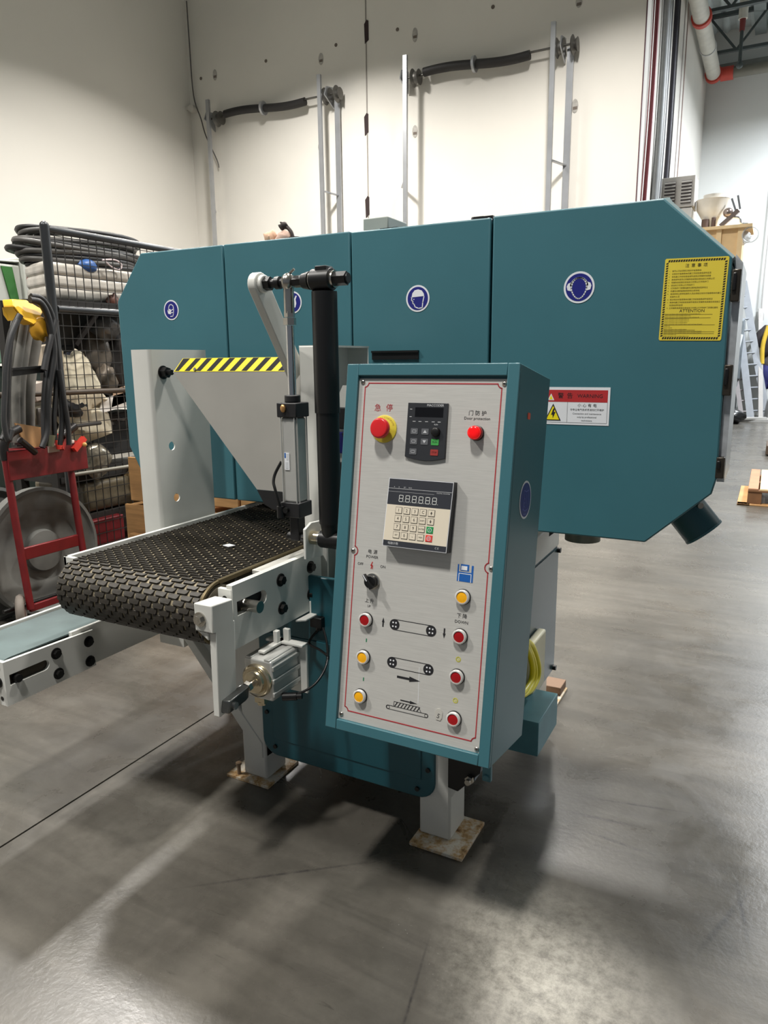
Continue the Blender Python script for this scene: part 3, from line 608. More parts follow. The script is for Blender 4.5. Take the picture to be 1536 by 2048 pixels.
# ---- blade guard
GY = 2.03
gd = obj('blade_guard', B().solid([(-1.945, GY, 1.463), (-1.362, GY, 1.463), (-1.362, GY, 1.052), (-1.585, GY, 1.052)], (0, .004, 0)).solid([(-1.945, GY, 1.463), (-1.362, GY, 1.463), (-1.362, GY+.022, 1.512), (-1.912, GY+.022, 1.512)], (0, .003, .0)).box((-1.91, GY+.022, 1.509), (-1.362, GY+.06, 1.512)), mat('guard_grey_paint', (166, 164, 158), .35, .1, var=.05), RS, label='grey triangular guard plate with hazard tape')
TP = Plane((-1.945, GY-.0005, 1.463), (1, 0, 0), Vec((0, .022, .049))); th = .0535
tb = obj('hazard_tape', TP.poly(B(), [(.004, .002), (.582, .002), (.582, th), (.033, th)], .0006, .0012), HYEL, gd, label='yellow and black striped tape')
b = B(); k = 0
while .004+k*.052 < .56:
    u = .004+k*.052; b2 = [(u, .004), (u+.024, .004), (u+.024+.040, th-.001), (u+.040, th-.001)]
    b2 = [(min(.580, x), y) for x, y in b2]
    if k == 0: b2 = [(.010, .004), (.028, .004), (.068, th-.001), (.036, th-.001)]
    TP.poly(b, b2, .0012, .0016); k += 1
obj('black_stripe', b, DPRINT, tb)
obj('tape_screw', B().cyl(TP.P(.105, .010, .001), TP.P(.105, .010, .005), .006, n=10), STEEL, tb)
obj('guard_hood', B().solid([(-1.585, GY, 1.050), (-1.362, GY, 1.050), (-1.362, GY, .985), (-1.52, GY, .985), (-1.555, GY, 1.0)], (0, .16, 0)), BLACKM, RS, label='black hood under the guard plate')
# ---- swing arm
a0, a1 = Vec((-1.352, 1.80, 1.722)), Vec((-1.352, 1.985, 1.455)); d = (a1-a0).normalized(); n = d.cross(Vec((1, 0, 0)))
pts = [a0+(-d*math.cos(t)+n*math.sin(t))*.034 for t in (-math.pi/2+math.pi*i/10 for i in range(11))]
ar = obj('swing_arm', B().solid(pts+[a1+n*.034, a1-n*.034], (-.028, 0, 0)).cyl((-1.352, 1.80, 1.722), (-1.338, 1.80, 1.722), .026), WHITE, RS, bevel=.003)
# ---- top pin, rod end, damper
PY, PZ = 1.80, 1.722
def px_(p): return X(p, 565, PY)
obj('pivot_pin', B().cyl((-1.345, PY, PZ), (-1.06, PY, PZ), .012).hexa((-1.338, PY, PZ), (-1.318, PY, PZ), .020).cyl((-1.30, PY, PZ), (-1.285, PY, PZ), .018).hexa((-1.235, PY, PZ), (-1.205, PY, PZ), .017).cyl((-1.205, PY, PZ), (-1.18, PY, PZ), .021, .026), BLACK, RS, label='black pivot pin joining arm, rod and damper')
obj('pin_nut', B().cyl((-1.108, PY, PZ), (-1.098, PY, PZ), .024, n=20, mi=1).hexa((-1.098, PY, PZ), (-1.06, PY, PZ), .0195).cyl((-1.06, PY, PZ), (-1.055, PY, PZ), .014), [BLACK, STEEL], RS)
cx = -1.257
rod = obj('piston_rod', B().cyl((cx, PY, 1.38), (cx, PY, 1.60), .0125), CHROME, RS, label='chrome piston rod')
obj('rod_end', B().ball((cx, PY, PZ), .026, (.75, 1, 1)).cyl((cx, PY, 1.635), (cx, PY, PZ-.01), .0155).hexa((cx, PY, 1.602), (cx, PY, 1.622), .019).hexa((cx, PY, 1.624), (cx, PY, 1.64), .016), STEEL, rod)
obj('grease_nipple', B().cyl((cx, PY, PZ+.02), (cx+.022, PY, PZ+.035), .004, n=8), STEEL, rod)
h = .0285
cyb = B(); cyb.box((cx-h, PY-h, 1.075), (cx+h, PY+h, 1.335))
cy = obj('air_cylinder', cyb, ALU, RS, bevel=.009, label='silver air cylinder with black end caps', seg=3)
for ox, oy in ((-h+.004, -h-.002), (h-.004, -h-.002), (h+.002, h-.004), (h+.002, -h+.004)): obj('tie_rib', B().cyl((cx+ox, PY+oy, 1.075), (cx+ox, PY+oy, 1.335), .0022, n=8), ALU, cy)
obj('end_cap', B().box((cx-.035, PY-.035, 1.335), (cx+.035, PY+.035, 1.378)).cyl((cx, PY, 1.378), (cx, PY, 1.40), .024), BLACKM, cy, bevel=.003)
obj('end_cap', B().box((cx-.035, PY-.035, 1.032), (cx+.035, PY+.035, 1.078)), BLACKM, cy, bevel=.003)
obj('clevis', B().box((cx-.016, PY-.016, .955), (cx+.016, PY+.016, 1.032)).cyl((cx-.034, PY, .965), (cx+.034, PY, .965), .012), BLACKM, cy, bevel=.003)
obj('air_fitting', B().lump((cx-.008, PY-.039, 1.362), .012, (.8, .5, 1), 4, .05, 10), mat('brass_fitting', (196, 150, 96), .35, .7), cy)
obj('air_fitting', B().cyl((cx-.01, PY-.035, 1.055), (cx-.01, PY-.046, 1.055), .009, n=10).cyl((cx-.03, PY-.04, 1.03), (cx-.03, PY-.04, 1.066), .012, n=12), BLACK, cy)
lbp = Plane((cx-.016, PY-h-.0015, 1.178), (1, 0, 0), (0, 0, 1))
b = B(); lbp.rect(b, 0, 0, .018, .052, 0, .0008, 0); lbp.rect(b, .001, .036, .006, .051, .0008, .0012, 1); lbp.rect(b, .008, .030, .015, .049, .0008, .0012, 2); lbp.rect(b, .003, .004, .014, .024, .0008, .0012, 2)
obj('maker_label', b, [SWHITE, BLUE, mat('label_grey', (196, 200, 204), .5)], cy)
obj('air_hose', B().tube([(cx-.035, PY-.02, 1.20), (cx-.052, PY-.03, 1.165), (cx-.053, PY-.04, 1.14), (cx-.045, PY-.045, 1.12), (cx-.036, PY-.045, 1.09), (cx-.030, PY-.042, 1.06)], .0048, 8), BLACK, cy)
dx = -1.135
dp = obj('damper', B().cyl((dx, PY, 1.35), (dx, PY, 1.690), .0375, n=10, smooth=False).cyl((dx, PY, 1.02), (dx, PY, 1.36), .0335, n=24), BLACK, RS, label='tall black tubular damper')
obj('upper_eye', B().cyl((dx-.036, PY, PZ), (dx+.028, PY, PZ), .031, n=24).cyl((dx-.04, PY, PZ), (dx-.036, PY, PZ), .028, n=20, mi=1).box((dx-.018, PY-.02, PZ+.022), (dx+.018, PY+.02, PZ+.036)), [BLACK, STEEL], dp, bevel=.003)
obj('lower_eye', B().cyl((dx-.032, PY, .968), (dx+.036, PY, .968), .027, n=24).cyl((dx-.040, PY, .968), (dx-.032, PY, .968), .022, n=20, mi=1).cyl((dx+.036, PY, .968), (dx+.044, PY, .968), .025, n=20, mi=1).cyl((dx, PY, .98), (dx, PY, 1.03), .025, .033), [BLACK, STEEL], dp)
obj('lower_pin', B().cyl((dx-.10, PY, .968), (dx+.06, PY, .968), .012), STEEL, RS)
obj('pin_spacer', B().cyl((-1.203, PY, .968), (-1.176, PY, .968), .021, n=20), mat('champagne_steel', (196, 184, 158), .22, .9), RS)
obj('clevis_bracket', B().solid([(-1.212, 1.765, 1.0), (-1.212, 1.80, 1.015), (-1.212, 1.86, 1.01), (-1.212, 1.86, .895), (-1.212, 1.765, .905)], (.009, 0, 0)).box((-1.212, 1.85, .93), (-1.13, 1.86, 1.01)), WHITE, RS, bevel=.002)
obj('strap_plate', B().box((-1.165, 1.872, .765), (-1.105, 1.88, .97)), mat('pale_zinc', (196, 196, 194), .4, .5), RS)
# valves inside the right column
for z0, z1, c in ((1.28, 1.35, BLACKM), (1.20, 1.27, NAVY), (1.10, 1.17, BLACKM), (1.0, 1.08, BLACKM), (.90, .98, BLACKM)):
    obj('solenoid_valve', B().box((-1.30, 2.02, z0), (-1.18, 2.12, z1)), c, RS, bevel=.004)
obj('valve_hose', B().tube([(-1.20, 2.0, 1.27), (-1.165, 1.98, 1.2), (-1.18, 1.98, 1.12), (-1.21, 2.0, 1.08)], .008, 8), BLACK, RS)
obj('valve_plate', B().solid([(-1.22, 2.03, 1.42), (-1.165, 2.03, 1.42), (-1.165, 2.03, 1.05), (-1.24, 2.03, 1.05), (-1.24, 2.03, 1.38)], (0, .006, 0)), WHITE, RS)

# ---- base
def rr(x0, z0, x1, z1, r, n=6):
    o = []
    for cx_, cz_, a in ((x1-r, z0+r, -90), (x1-r, z1-r, 0), (x0+r, z1-r, 90), (x0+r, z0+r, 180)):
        o += [(cx_+r*math.cos(math.radians(a+90*i/n)), cz_+r*math.sin(math.radians(a+90*i/n))) for i in range(n+1)]
    return o
BP = Plane((0, 1.862, 0), (1, 0, 0), (0, 0, 1))
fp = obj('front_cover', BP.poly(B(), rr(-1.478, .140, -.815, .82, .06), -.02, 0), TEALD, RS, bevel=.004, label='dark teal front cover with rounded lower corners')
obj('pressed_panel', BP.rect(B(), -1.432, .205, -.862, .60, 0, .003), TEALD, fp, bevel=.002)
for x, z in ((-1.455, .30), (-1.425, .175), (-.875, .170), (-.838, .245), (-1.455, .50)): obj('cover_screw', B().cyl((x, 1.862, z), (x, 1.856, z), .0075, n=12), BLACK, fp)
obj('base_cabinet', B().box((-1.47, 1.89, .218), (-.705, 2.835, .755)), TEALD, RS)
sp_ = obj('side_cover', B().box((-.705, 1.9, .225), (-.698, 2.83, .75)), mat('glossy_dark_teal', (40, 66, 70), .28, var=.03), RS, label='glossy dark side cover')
for y, z in ((2.815, .742), (2.815, .235)): obj('cover_knob', B().cyl((-.70, y, z), (-.685, y, z), .011, n=12), BLACK, sp_)
obj('top_frame', B().box((-1.20, 1.93, .757), (-.700, 2.84, .86)), WHITE, RS, bevel=.004)
RUST = mat('chipped_white_foot', (206, 198, 180), .6, var=.1)
def rust_mat():
    m = bpy.data.materials.new('rusty_foot_paint'); m.use_nodes = True; N = m.node_tree.nodes; L = m.node_tree.links; b = N['Principled BSDF']
    tc = N.new('ShaderNodeTexCoord'); n = N.new('ShaderNodeTexNoise'); n.inputs['Scale'].default_value = 17; n.inputs['Detail'].default_value = 6; n.inputs['Roughness'].default_value = .7
    r = N.new('ShaderNodeValToRGB'); e = r.color_ramp.elements; e[0].position = .36; e[0].color = lin((110, 76, 44))+(1,); e[1].position = .56; e[1].color = lin((214, 208, 194))+(1,)
    k = r.color_ramp.elements.new(.44); k.color = lin((186, 152, 104))+(1,)
    L.new(tc.outputs['Object'], n.inputs['Vector']); L.new(n.outputs['Fac'], r.inputs['Fac']); L.new(r.outputs['Color'], b.inputs['Base Color']); b.inputs['Roughness'].default_value = .65; return m
RUSTM = rust_mat()
def leg(x0, x1, y0, y1, px0, px1, py0, py1, zt=.76):
    l = obj('leg', B().box((x0, y0, .012), (x1, y1, zt)), WHITE, RS, bevel=.008)
    obj('foot_plate', B().box((px0, py0, 0), (px1, py1, .012)), RUSTM, l, bevel=.002, label='rust stained foot plate')
    return l
l1 = leg(-.872, -.765, 1.868, 1.995, -.880, -.702, 1.81, 2.012)
l2 = leg(-1.592, -1.487, 1.885, 2.005, -1.648, -1.46, 1.852, 2.045)
l3 = leg(-.872, -.765, 2.86, 2.99, -.88, -.702, 2.80, 3.12)
l4 = leg(-1.592, -1.487, 2.86, 2.99, -1.648, -1.46, 2.80, 3.12)
obj('packing_block', B().box((-.80, 3.02, .012), (-.71, 3.12, .05)), mat('rusty_block', (134, 108, 88), .8), RS, bevel=.003)
obj('anchor_bolt', B().cyl((-1.605, 1.872, .012), (-1.605, 1.872, .055), .007, n=10).cyl((-1.605, 1.872, .05), (-1.605, 1.872, .058), .011, n=10), mat('rusty_bolt', (150, 128, 104), .6, .4), l2)
# left outrigger gusset: sloping channel, upright plate and top rail
G = Plane((0, 1.882, 0), (1, 0, 0), (0, 0, 1)); b = B()
G.poly(b, [(-1.86, .515), (-1.815, .515), (-1.50, .155), (-1.50, .095), (-1.55, .14)], -.11, 0)
G.poly(b, [(-1.592, .10), (-1.487, .10), (-1.487, .66), (-1.70, .66), (-1.70, .50), (-1.655, .43), (-1.592, .30)], -.10, -.008)
obj('outrigger', b, WHITE, RS, bevel=.003, label='white sloping outrigger brace')
obj('brace_plate', G.poly(B(), [(-1.815, .51), (-1.60, .51), (-1.50, .30), (-1.50, .155)], -.05, -.035), WHITE, RS)
obj('top_rail', B().box((-1.86, 1.9, .50), (-1.487, 1.99, .645)), WHITE, RS, bevel=.003)
# right outrigger behind the control box
G2 = Plane((0, 1.90, 0), (1, 0, 0), (0, 0, 1))
obj('outrigger', G2.poly(B(), [(-.765, .24), (-.765, .42), (-.60, .42), (-.60, .36), (-.70, .25)], -.10, 0), WHITE, RS, bevel=.003, label='white bracket joining the control box')
bb = obj('pivot_bracket', B().solid([(-.768, 1.852, .395), (-.655, 1.852, .395), (-.665, 1.852, .285), (-.735, 1.852, .205), (-.768, 1.852, .21)], (0, .016, 0)), BLACK, RS, bevel=.003, label='black pivot bracket on the right leg')
obj('bracket_bolt', B().cyl((-.694, 1.853, .262), (-.694, 1.825, .262), .009, n=12).hexa((-.694, 1.848, .262), (-.694, 1.838, .262), .014), STEEL, bb)
obj('hinge_plate', B().box((-.655, 1.845, .27), (-.628, 1.86, .40)).cyl((-.642, 1.84, .285), (-.642, 1.85, .285), .009, n=10), TEAL, RS, bevel=.002)
# teal motor cover at the right, white socket box and its yellow lead
obj('motor_cover', B().box((-.700, 2.20, .178), (-.585, 2.45, .302)), TEALS, RS, bevel=.003, label='dusty teal motor cover low on the right side')
obj('socket_box', B().box((-.698, 2.40, .28), (-.665, 2.56, .50)), mat('cream_socket_box', (206, 202, 176), .5), RS, bevel=.008, label='cream socket box on the side cover')
# ---- things standing on the housing are separate objects, see below

# ---------------------------------------------------------------- control box
CBOX = thing('control_box', (-.75, 1.78, .50), 'tilted teal control box with a brushed steel panel of buttons in front of the saw', 'control box')
tt = math.radians(9.4)
CP = Plane((-.980, 1.5, .535), (1, 0, 0), (0, math.sin(tt), math.cos(tt)))   # normal points at the viewer
CW, CH, CD = .4645, .968, .272
b = B(); CP.rect(b, 0, 0, CW, CH, -CD, -.013)
for q in ((0, 0, .034, CH), (CW-.029, 0, CW, CH), (.034, 0, CW-.029, .028), (.034, CH-.030, CW-.029, CH)): CP.rect(b, *q, -.013, 0)
enc = obj('enclosure', b, TEAL, CBOX, bevel=.0022)
pl_ = obj('front_plate', CP.rect(B(), .0345, .0285, CW-.0295, CH-.0305-.006, -.0125, -.009), PLATE, CBOX, label='brushed steel front plate with a red border line')
FW0 = -.0088
b = B(); l, r_, t_, bo, c_ = .053, .4215, .9195, .0545, .012
def arc(cx, cy, r, a0, a1, n=5): return [(cx+r*math.cos(math.radians(a0+(a1-a0)*i/n)), cy+r*math.sin(math.radians(a0+(a1-a0)*i/n))) for i in range(n+1)]
bord = arc(l-.002, t_+.002, c_, -90+8, -8)+arc(r_+.002, t_+.002, c_, 188, 262)+[(r_, .494)]+arc(r_+.004, .4815, .0125, 105, 255, 8)+[(r_, .469)]+arc(r_+.002, bo-.002, c_, 98, 172)+arc(l-.002, bo-.002, c_, 8, 82)+[(l, .470)]+arc(l-.004, .4823, .0125, -75, 75, 8)+[(l, .4945)]
CP.line(b, bord, .0028, FW0-.0002, FW0+.0004, True)
obj('border_line', b, DRED, pl_, label='dark red border line')
for u, v in ((.0455, .9225), (.4275, .9205), (.0475, .4823), (.4290, .4811), (.0436, .0414), (.4274, .0379)):
    b = B().lathe(CP.P(u, v, FW0), CP.N, [(.0062, 0), (.0058, .0018), (.003, .0035)], 14); sc_ = obj('plate_screw', b, STEEL, CBOX)
    b = B(); CP.line(b, [(u-.003, v-.001), (u+.003, v+.001)], .0009, FW0+.0036, FW0+.0040); CP.line(b, [(u-.001, v+.003), (u+.001, v-.003)], .0009, FW0+.0036, FW0+.0040); obj('screw_slot', b, BLACK, sc_)
# emergency stop
def lat(u, v, prof, n=28): return B().lathe(CP.P(u, v, FW0), CP.N, prof, n)
es = obj('emergency_stop', lat(.1165, .8035, [(.0355, 0), (.0355, .0022), (.034, .003)]), YDISC, CBOX, label='red mushroom emergency stop on a yellow disc')
b = B()
for i in range(16):
    a = math.radians(20+i*9); b.text('EMERGENCYSTOP急停关'[i % 16], .0065, CP.M(.1165, .8035, .003-.0088+.0002) @ Matrix.Rotation(a-math.pi/2, 4, 'Z') @ Matrix.Translation((0, .0285, 0)))
obj('disc_lettering', b, mat('disc_print', (170, 140, 40), .6), es)
obj('stop_collar', lat(.1165, .8035, [(.015, .002), (.015, .018)]), BLACK, es)
obj('stop_mushroom', lat(.1165, .8035, [(.014, .016), (.0255, .019), (.0262, .028), (.0235, .033), (.021, .0335), (.014, .034)], 36), RED, es)
# door protection lamp
PU, LU = .364, .106
il = obj('indicator_lamp', lat(.3680, .8020, [(.0185, 0), (.0185, .004), (.0165, .005), (.0165, .012)]), BLACK, CBOX, label='lit red indicator lamp')
obj('lamp_ring', lat(.3680, .8020, [(.0172, .006), (.0172, .016), (.0160, .017)]), mat('lamp_ring_red', (160, 30, 34), .3), il)
obj('lamp_lens', lat(.3680, .8020, [(.0158, .016), (.0158, .024), (.013, .0265), (.006, .0275)], 30), REDLIT, il)
# push buttons
def button(u, v, cap, lab):
    q = obj('push_button', lat(u, v, [(.0195, 0), (.0195, .004), (.0180, .0045)]), BLACK, CBOX, label=lab)
    obj('bezel', lat(u, v, [(.0182, .002), (.0182, .011), (.0168, .0125), (.0138, .0125), (.0138, .008)], 32), mat('white_bezel', (222, 220, 216), .25, .3), q)
    obj('button_cap', lat(u, v, [(.0136, .006), (.0136, .0105), (.011, .0112), (.002, .0113)], 28), cap, q)
button(.3640, .4035, AMBER, 'amber push button under the disk symbol')
button(LU-.0055, .3060, DKRED, 'dark red push button at the left')
button(.3640, .3060, DKRED, 'dark red push button under DOWN')
button(LU-.0055, .2068, AMBER, 'upper amber push button on the left side')
button(.3640, .2055, DKRED, 'middle dark red push button on the right side')
button(LU-.0075, .1020, AMBER, 'lowest amber push button')
button(.3640, .1000, DKRED, 'lowest dark red push button')
# rotary selector
sl = obj('selector_switch', lat(.1120, .4085, [(.021, 0), (.021, .005), (.017, .006)]), STEEL, CBOX, label='black rotary power switch')
c0 = CP.P(.1120, .4085, FW0)
b = B().cyl(c0+CP.N*.005, c0+CP.N*.019, .0165, n=28); a = math.radians(128); du = CP.U*math.cos(a)+CP.V*math.sin(a); dv = CP.N.cross(du)
b.solid([c0+CP.N*.018+du*.024+dv*.0035, c0+CP.N*.018+du*.024-dv*.0035, c0+CP.N*.018-du*.019-dv*.006, c0+CP.N*.018-du*.019+dv*.006], CP.N*.012)
obj('switch_knob', b, BLACK, sl, bevel=.0015)
obj('pointer_mark', B().solid([c0+CP.N*.030+du*.023+dv*.0012, c0+CP.N*.030+du*.023-dv*.0012, c0+CP.N*.030+du*.004-dv*.0012, c0+CP.N*.030+du*.004+dv*.0012], CP.N*.0006), SWHITE, sl)
# panel print
def pt(txts, m, name):
    b = B()
    for s, size, u, v in txts: b.text(s, size, CP.M(u, v, FW0+.0003))
    return obj(name, b, m, pl_)
pt([('急', .0200, .0935, .8560), ('停', .0200, .1270, .8565)], DRED, 'red_lettering')
pt([('门 防 护', .0130, .3657, .8492), ('Door protection', .0098, .3655, .8370), ('电', .0120, .0975, .4845), ('源', .0120, .1140, .4845), ('POWER', .0102, .1054, .4712), ('OFF', .0098, .0721, .4495), ('ON', .0098, .1385, .4495),
    ('上', .0125, .0985, .3560), ('升', .0125, .1130, .3560), ('UP', .0085, .1053, .3420), ('下', .0125, .3565, .3555), ('降', .0125, .3715, .3555), ('DOWN', .0105, .3638, .3405)], DPRINT, 'black_lettering')
b = B(); CP.line(b, [(.1075, .4585), (.1030, .4490), (.1068, .4505), (.1040, .4410)], .0022, FW0, FW0+.0004); CP.poly(b, [(.1080, .4490), (.1095, .4490), (.1090, .4400), (.1070, .4400)], FW0, FW0+.0004); obj('bolt_symbol', b, mat('bolt_red', (186, 44, 44), .5), pl_)
b = B()
CP.poly(b, [(.3438, .4820), (.3475, .4820), (.3475, .4640), (.3800, .4640), (.3800, .4820), (.3850, .4820), (.3850, .4405), (.3438, .4405)], FW0, FW0+.0003, 0)
CP.rect(b, .3515, .4670, .3735, .4830, FW0, FW0+.0003, 0); CP.rect(b, .3535, .4690, .3690, .4790, FW0+.0003, FW0+.0006, 1)
CP.line(b, [(.3485, .4405), (.3485, .4600), (.3800, .4600), (.3800, .4405)], .0016, FW0+.0003, FW0+.0006, mi=1); obj('disk_symbol', b, [BLUE, SWHITE], pl_, label='blue disk symbol')
def conveyor_symbol(v):
    b = B(); w0, w1, w2 = FW0, FW0+.0004, FW0+.0008
    for u in (.1830, .2855):
        CP.disc(b, u, v, .0140, w0, w1, 26, 0)
        for a in (-1, 1):
            for c in (-1, 1): CP.disc(b, u+a*.0042, v+c*.0050, .0022, w1, w2, 10, 1)
    for s in (-1, 1): CP.line(b, [(.1830, v+s*.0133), (.2855, v+s*.0133)], .0014, w0, w1, mi=0)
    obj('conveyor_symbol', b, [DPRINT, SWHITE], pl_)
conveyor_symbol(.3060); conveyor_symbol(.2075)
def arrow(u0, v0, u1, v1, wd, hw, hl):
    a, c = Vec((u0, v0)), Vec((u1, v1)); d = (c-a).normalized(); n = Vec((-d.y, d.x)); h = c-d*hl; b = B()
    CP.poly(b, [a-n*wd, h-n*wd, h-n*hw, c, h+n*hw, h+n*wd, a+n*wd], FW0, FW0+.0004); obj('arrow_symbol', b, DPRINT, pl_)
arrow(.1500, .2950, .1500, .3190, .0019, .0038, .012); arrow(.3210, .3185, .3210, .2935, .0019, .0038, .012)
arrow(.2000, .1735, .2650, .1735, .0028, .0068, .030); arrow(.2140, .1150, .2610, .1145, .0014, .0038, .020)
b = B(); w0, w1 = FW0, FW0+.0004
CP.line(b, arc(.1795, .0900, .0048, 90, 270, 6)+arc(.2885, .0900, .0048, -90, 90, 6), .0011, w0, w1, True)
CP.ring(b, .1805, .0900, .0042, .0009, w0, w1, 14); CP.ring(b, .2880, .0900, .0042, .0009, w0, w1, 14)
CP.line(b, [(.1960, .0960), (.1965, .1075), (.2660, .1075), (.2735, .0955)], .0011, w0, w1); 
for i in range(8): u = .199+i*.009; CP.line(b, [(u, .0960), (u+.007, .1070)], .0022, w0, w1)
obj('board_feed_symbol', b, DPRINT, pl_)
b = B()
for u, v in ((.1051, .2515), (.1040, .1475)): CP.rect(b, u-.0022, v-.0045, u+.0008, v+.0045, FW0, FW0+.0003)
obj('green_mark', b, mat('green_print', (30, 120, 80), .5), pl_)
b = B()
for u, v in ((.3629, .2481), (.3632, .1450)): CP.ring(b, u, v, .0055, .0025, FW0, FW0+.0003, 16); CP.disc(b, u, v, .002, FW0, FW0+.0003, 8)
obj('yellow_mark', b, mat('yellow_print', (216, 212, 92), .5), pl_)
b = B(); CP.line(b, [(.2605, .2085), (.2638, .1170)], .0011, FW0-.0003, FW0+.0002); obj('scratch', b, SWHITE, pl_)
tg = obj('number_tag', CP.poly(B(), [(.316, .087), (.327, .086), (.331, .093), (.332, .108), (.326, .116), (.317, .115), (.312, .108), (.312, .094)], FW0, FW0+.0012), mat('silver_tag', (206, 204, 196), .4, .3), CBOX, label='small silver tag numbered 5')
obj('tag_number', B().text('5', .017, CP.M(.3215, .0965, FW0+.0014) @ Matrix.Rotation(-.3, 4, 'Z')), DPRINT, tg)

# drive keypad (black)
def rrect(u0, v0, u1, v1, r, n=3):
    return arc(u1-r, v0+r, r, -90, 0, n)+arc(u1-r, v1-r, r, 0, 90, n)+arc(u0+r, v1-r, r, 90, 180, n)+arc(u0+r, v0+r, r, 180, 270, n)
low = [(.2915-(.2915-.1820)*i/8, .7360-.0085*math.sin(math.pi*i/8)) for i in range(9)]
dk = obj('drive_keypad', CP.poly(B(), [(.1820, .8715), (.2900, .8715)]+[(u, v) for u, v in low], FW0, FW0+.006), mat('charcoal_plastic', (44, 46, 50), .4), CBOX, bevel=.001, label='black drive keypad at the top of the panel')
kw = FW0+.006
obj('keypad_display', CP.rect(B(), .2030, .8370, .2790, .8600, kw-.001, kw+.0006), mat('dark_display', (14, 14, 16), .15), dk)
b = B(); b.text('MACCODER', .0082, CP.M(.2570, .8655, kw+.0003))
for u in (.198, .214, .232, .250, .266): CP.rect(b, u, .8245, u+.008, .8257, kw, kw+.0003)
for v in (.8545, .8360): CP.rect(b, .1885, v, .1945, v+.0012, kw, kw+.0003)
b.text('RUN', .0048, CP.M(.262, .8185, kw+.0003)); obj('keypad_lettering', b, mat('grey_white_print', (206, 208, 210), .5), dk)
def key(pl, par, u, v, wd, ht, w, m, lab=None, txt=None, tm=DPRINT, ts=.006, name='key'):
    b = B(); pl.poly(b, rrect(u-wd/2, v-ht/2, u+wd/2, v+ht/2, min(wd, ht)*.12), w, w+.0012, 0)
    ms = [m, tm]
    if txt: b.text(txt, ts, pl.M(u, v, w+.0014), 1)
    return obj(name, b, ms, par, label=lab)
KG = mat('grey_key', (92, 94, 98), .5); LGP = mat('light_print', (190, 192, 196), .5)
for u, v, s in ((.2045, .8005, '◇'), (.2340, .8005, '▲'), (.2045, .7755, '□'), (.2340, .7755, '▼'), (.2045, .7500, '◇')): key(CP, dk, u, v, .0195, .0150, kw-.0002, KG, None, None)
b = B()
for u, v in ((.2045, .8005), (.2045, .7755), (.2045, .7500)): CP.line(b, rrect(u-.005, v-.003, u+.005, v+.003, .001), .0009, kw+.001, kw+.0014, True)
CP.poly(b, [(.229, .797), (.239, .797), (.234, .8045)], kw+.001, kw+.0014); CP.poly(b, [(.229, .779), (.239, .779), (.234, .7715)], kw+.001, kw+.0014)
obj('key_symbol', b, LGP, dk)
key(CP, dk, .2625, .7755, .0205, .0155, kw-.0002, mat('run_key_green', (60, 150, 70), .5), 'green run key', 'RUN', DPRINT, .0062)
key(CP, dk, .2625, .7500, .0205, .0150, kw-.0002, mat('stop_key_red', (150, 50, 46), .5), 'red stop key', 'STOP', BLACK, .0056)
obj('keypad_knob', B().lathe(CP.P(.2632, .8005, kw), CP.N, [(.0118, 0), (.0110, .007), (.0080, .0085)], 22), BLACK, dk)

# counter (cream keypad with display), mounted proud and skewed a little
a0 = math.radians(-.0)
KP = Plane(CP.P(.1455, .5075, .0165), CP.U, (CP.V*1+CP.U*.020).normalized()); KP.V = (CP.V+CP.U*.028-CP.N*.03).normalized(); KP.N = KP.U.cross(KP.V).normalized()
KW_, KH_ = .1765, .1735
cu = obj('counter_unit', KP.rect(B(), 0, 0, KW_, KH_, -.026, 0), mat('black_counter_case', (42, 42, 46), .5), CBOX, bevel=.001, label='cream keypad counter with a six digit display')
obj('counter_face', KP.rect(B(), .0005, .0005, KW_-.0005, KH_-.0005, 0, .0008), SWHITE, cu)
obj('keypad_face', KP.rect(B(), .0022, .0160, KW_-.0020, .1065, .0008, .0014), CREAM, cu)
DB = mat('charcoal_display_face', (52, 54, 60), .4)
obj('display_face', KP.rect(B(), .0022, .1065, KW_-.0020, KH_-.0020, .0008, .0014), DB, cu)
obj('bottom_band', KP.rect(B(), .0022, .0022, KW_-.0020, .0160, .0008, .0014), DB, cu)
b = B(); KP.line(b, [(.0022, .1475), (KW_-.002, .1475)], .0009, .0014, .0018); KP.line(b, [(.0022, .1395), (.128, .1395)], .0005, .0014, .0018)
for i, (s, u) in enumerate((('A', .018), ('B', .031), ('SET', .047), ('RUN', .062))): b.text(s, .0042, KP.M(u, .1512, .0017)); 
b.text('DIGITAL COUNTER', .0040, KP.M(.152, .1435, .0017)); b.text('电脑计数', .0075, KP.M(.030, .0088, .0017)); b.text('C E', .0070, KP.M(.1500, .0090, .0017))
obj('counter_lettering', b, mat('pale_grey_print', (196, 198, 200), .5), cu)
def seg8(u, v, wd, ht):
    b = B(); g = .0008
    for a, c in (((u, v+g), (u, v+ht-g)), ((u, v-g), (u, v-ht+g)), ((u+wd, v+g), (u+wd, v+ht-g)), ((u+wd, v-g), (u+wd, v-ht+g))): KP.line(b, [(a[0]+a[1]*0+.0, a[1]), c], .0012, .0014, .0019)
    for z in (-ht, 0, ht): KP.line(b, [(u+g, v+z), (u+wd-g, v+z)], .0012, .0014, .0019)
    KP.disc(b, u+wd+.0035, v-ht, .0008, .0014, .0019, 6); return b
for i in range(6): obj('digit', seg8(.0345+i*.0182, .1235, .0105, .0080), mat('display_segment', (232, 234, 230), .4), cu)
KEYS = [['1', '2', '3', 'C', '▲'], ['4', '5', '6', 'SHIFT', '▼'], ['7', '8', '9', 'ENTER', 'I'], ['SET', '0', '-', 'MEM', 'O']]
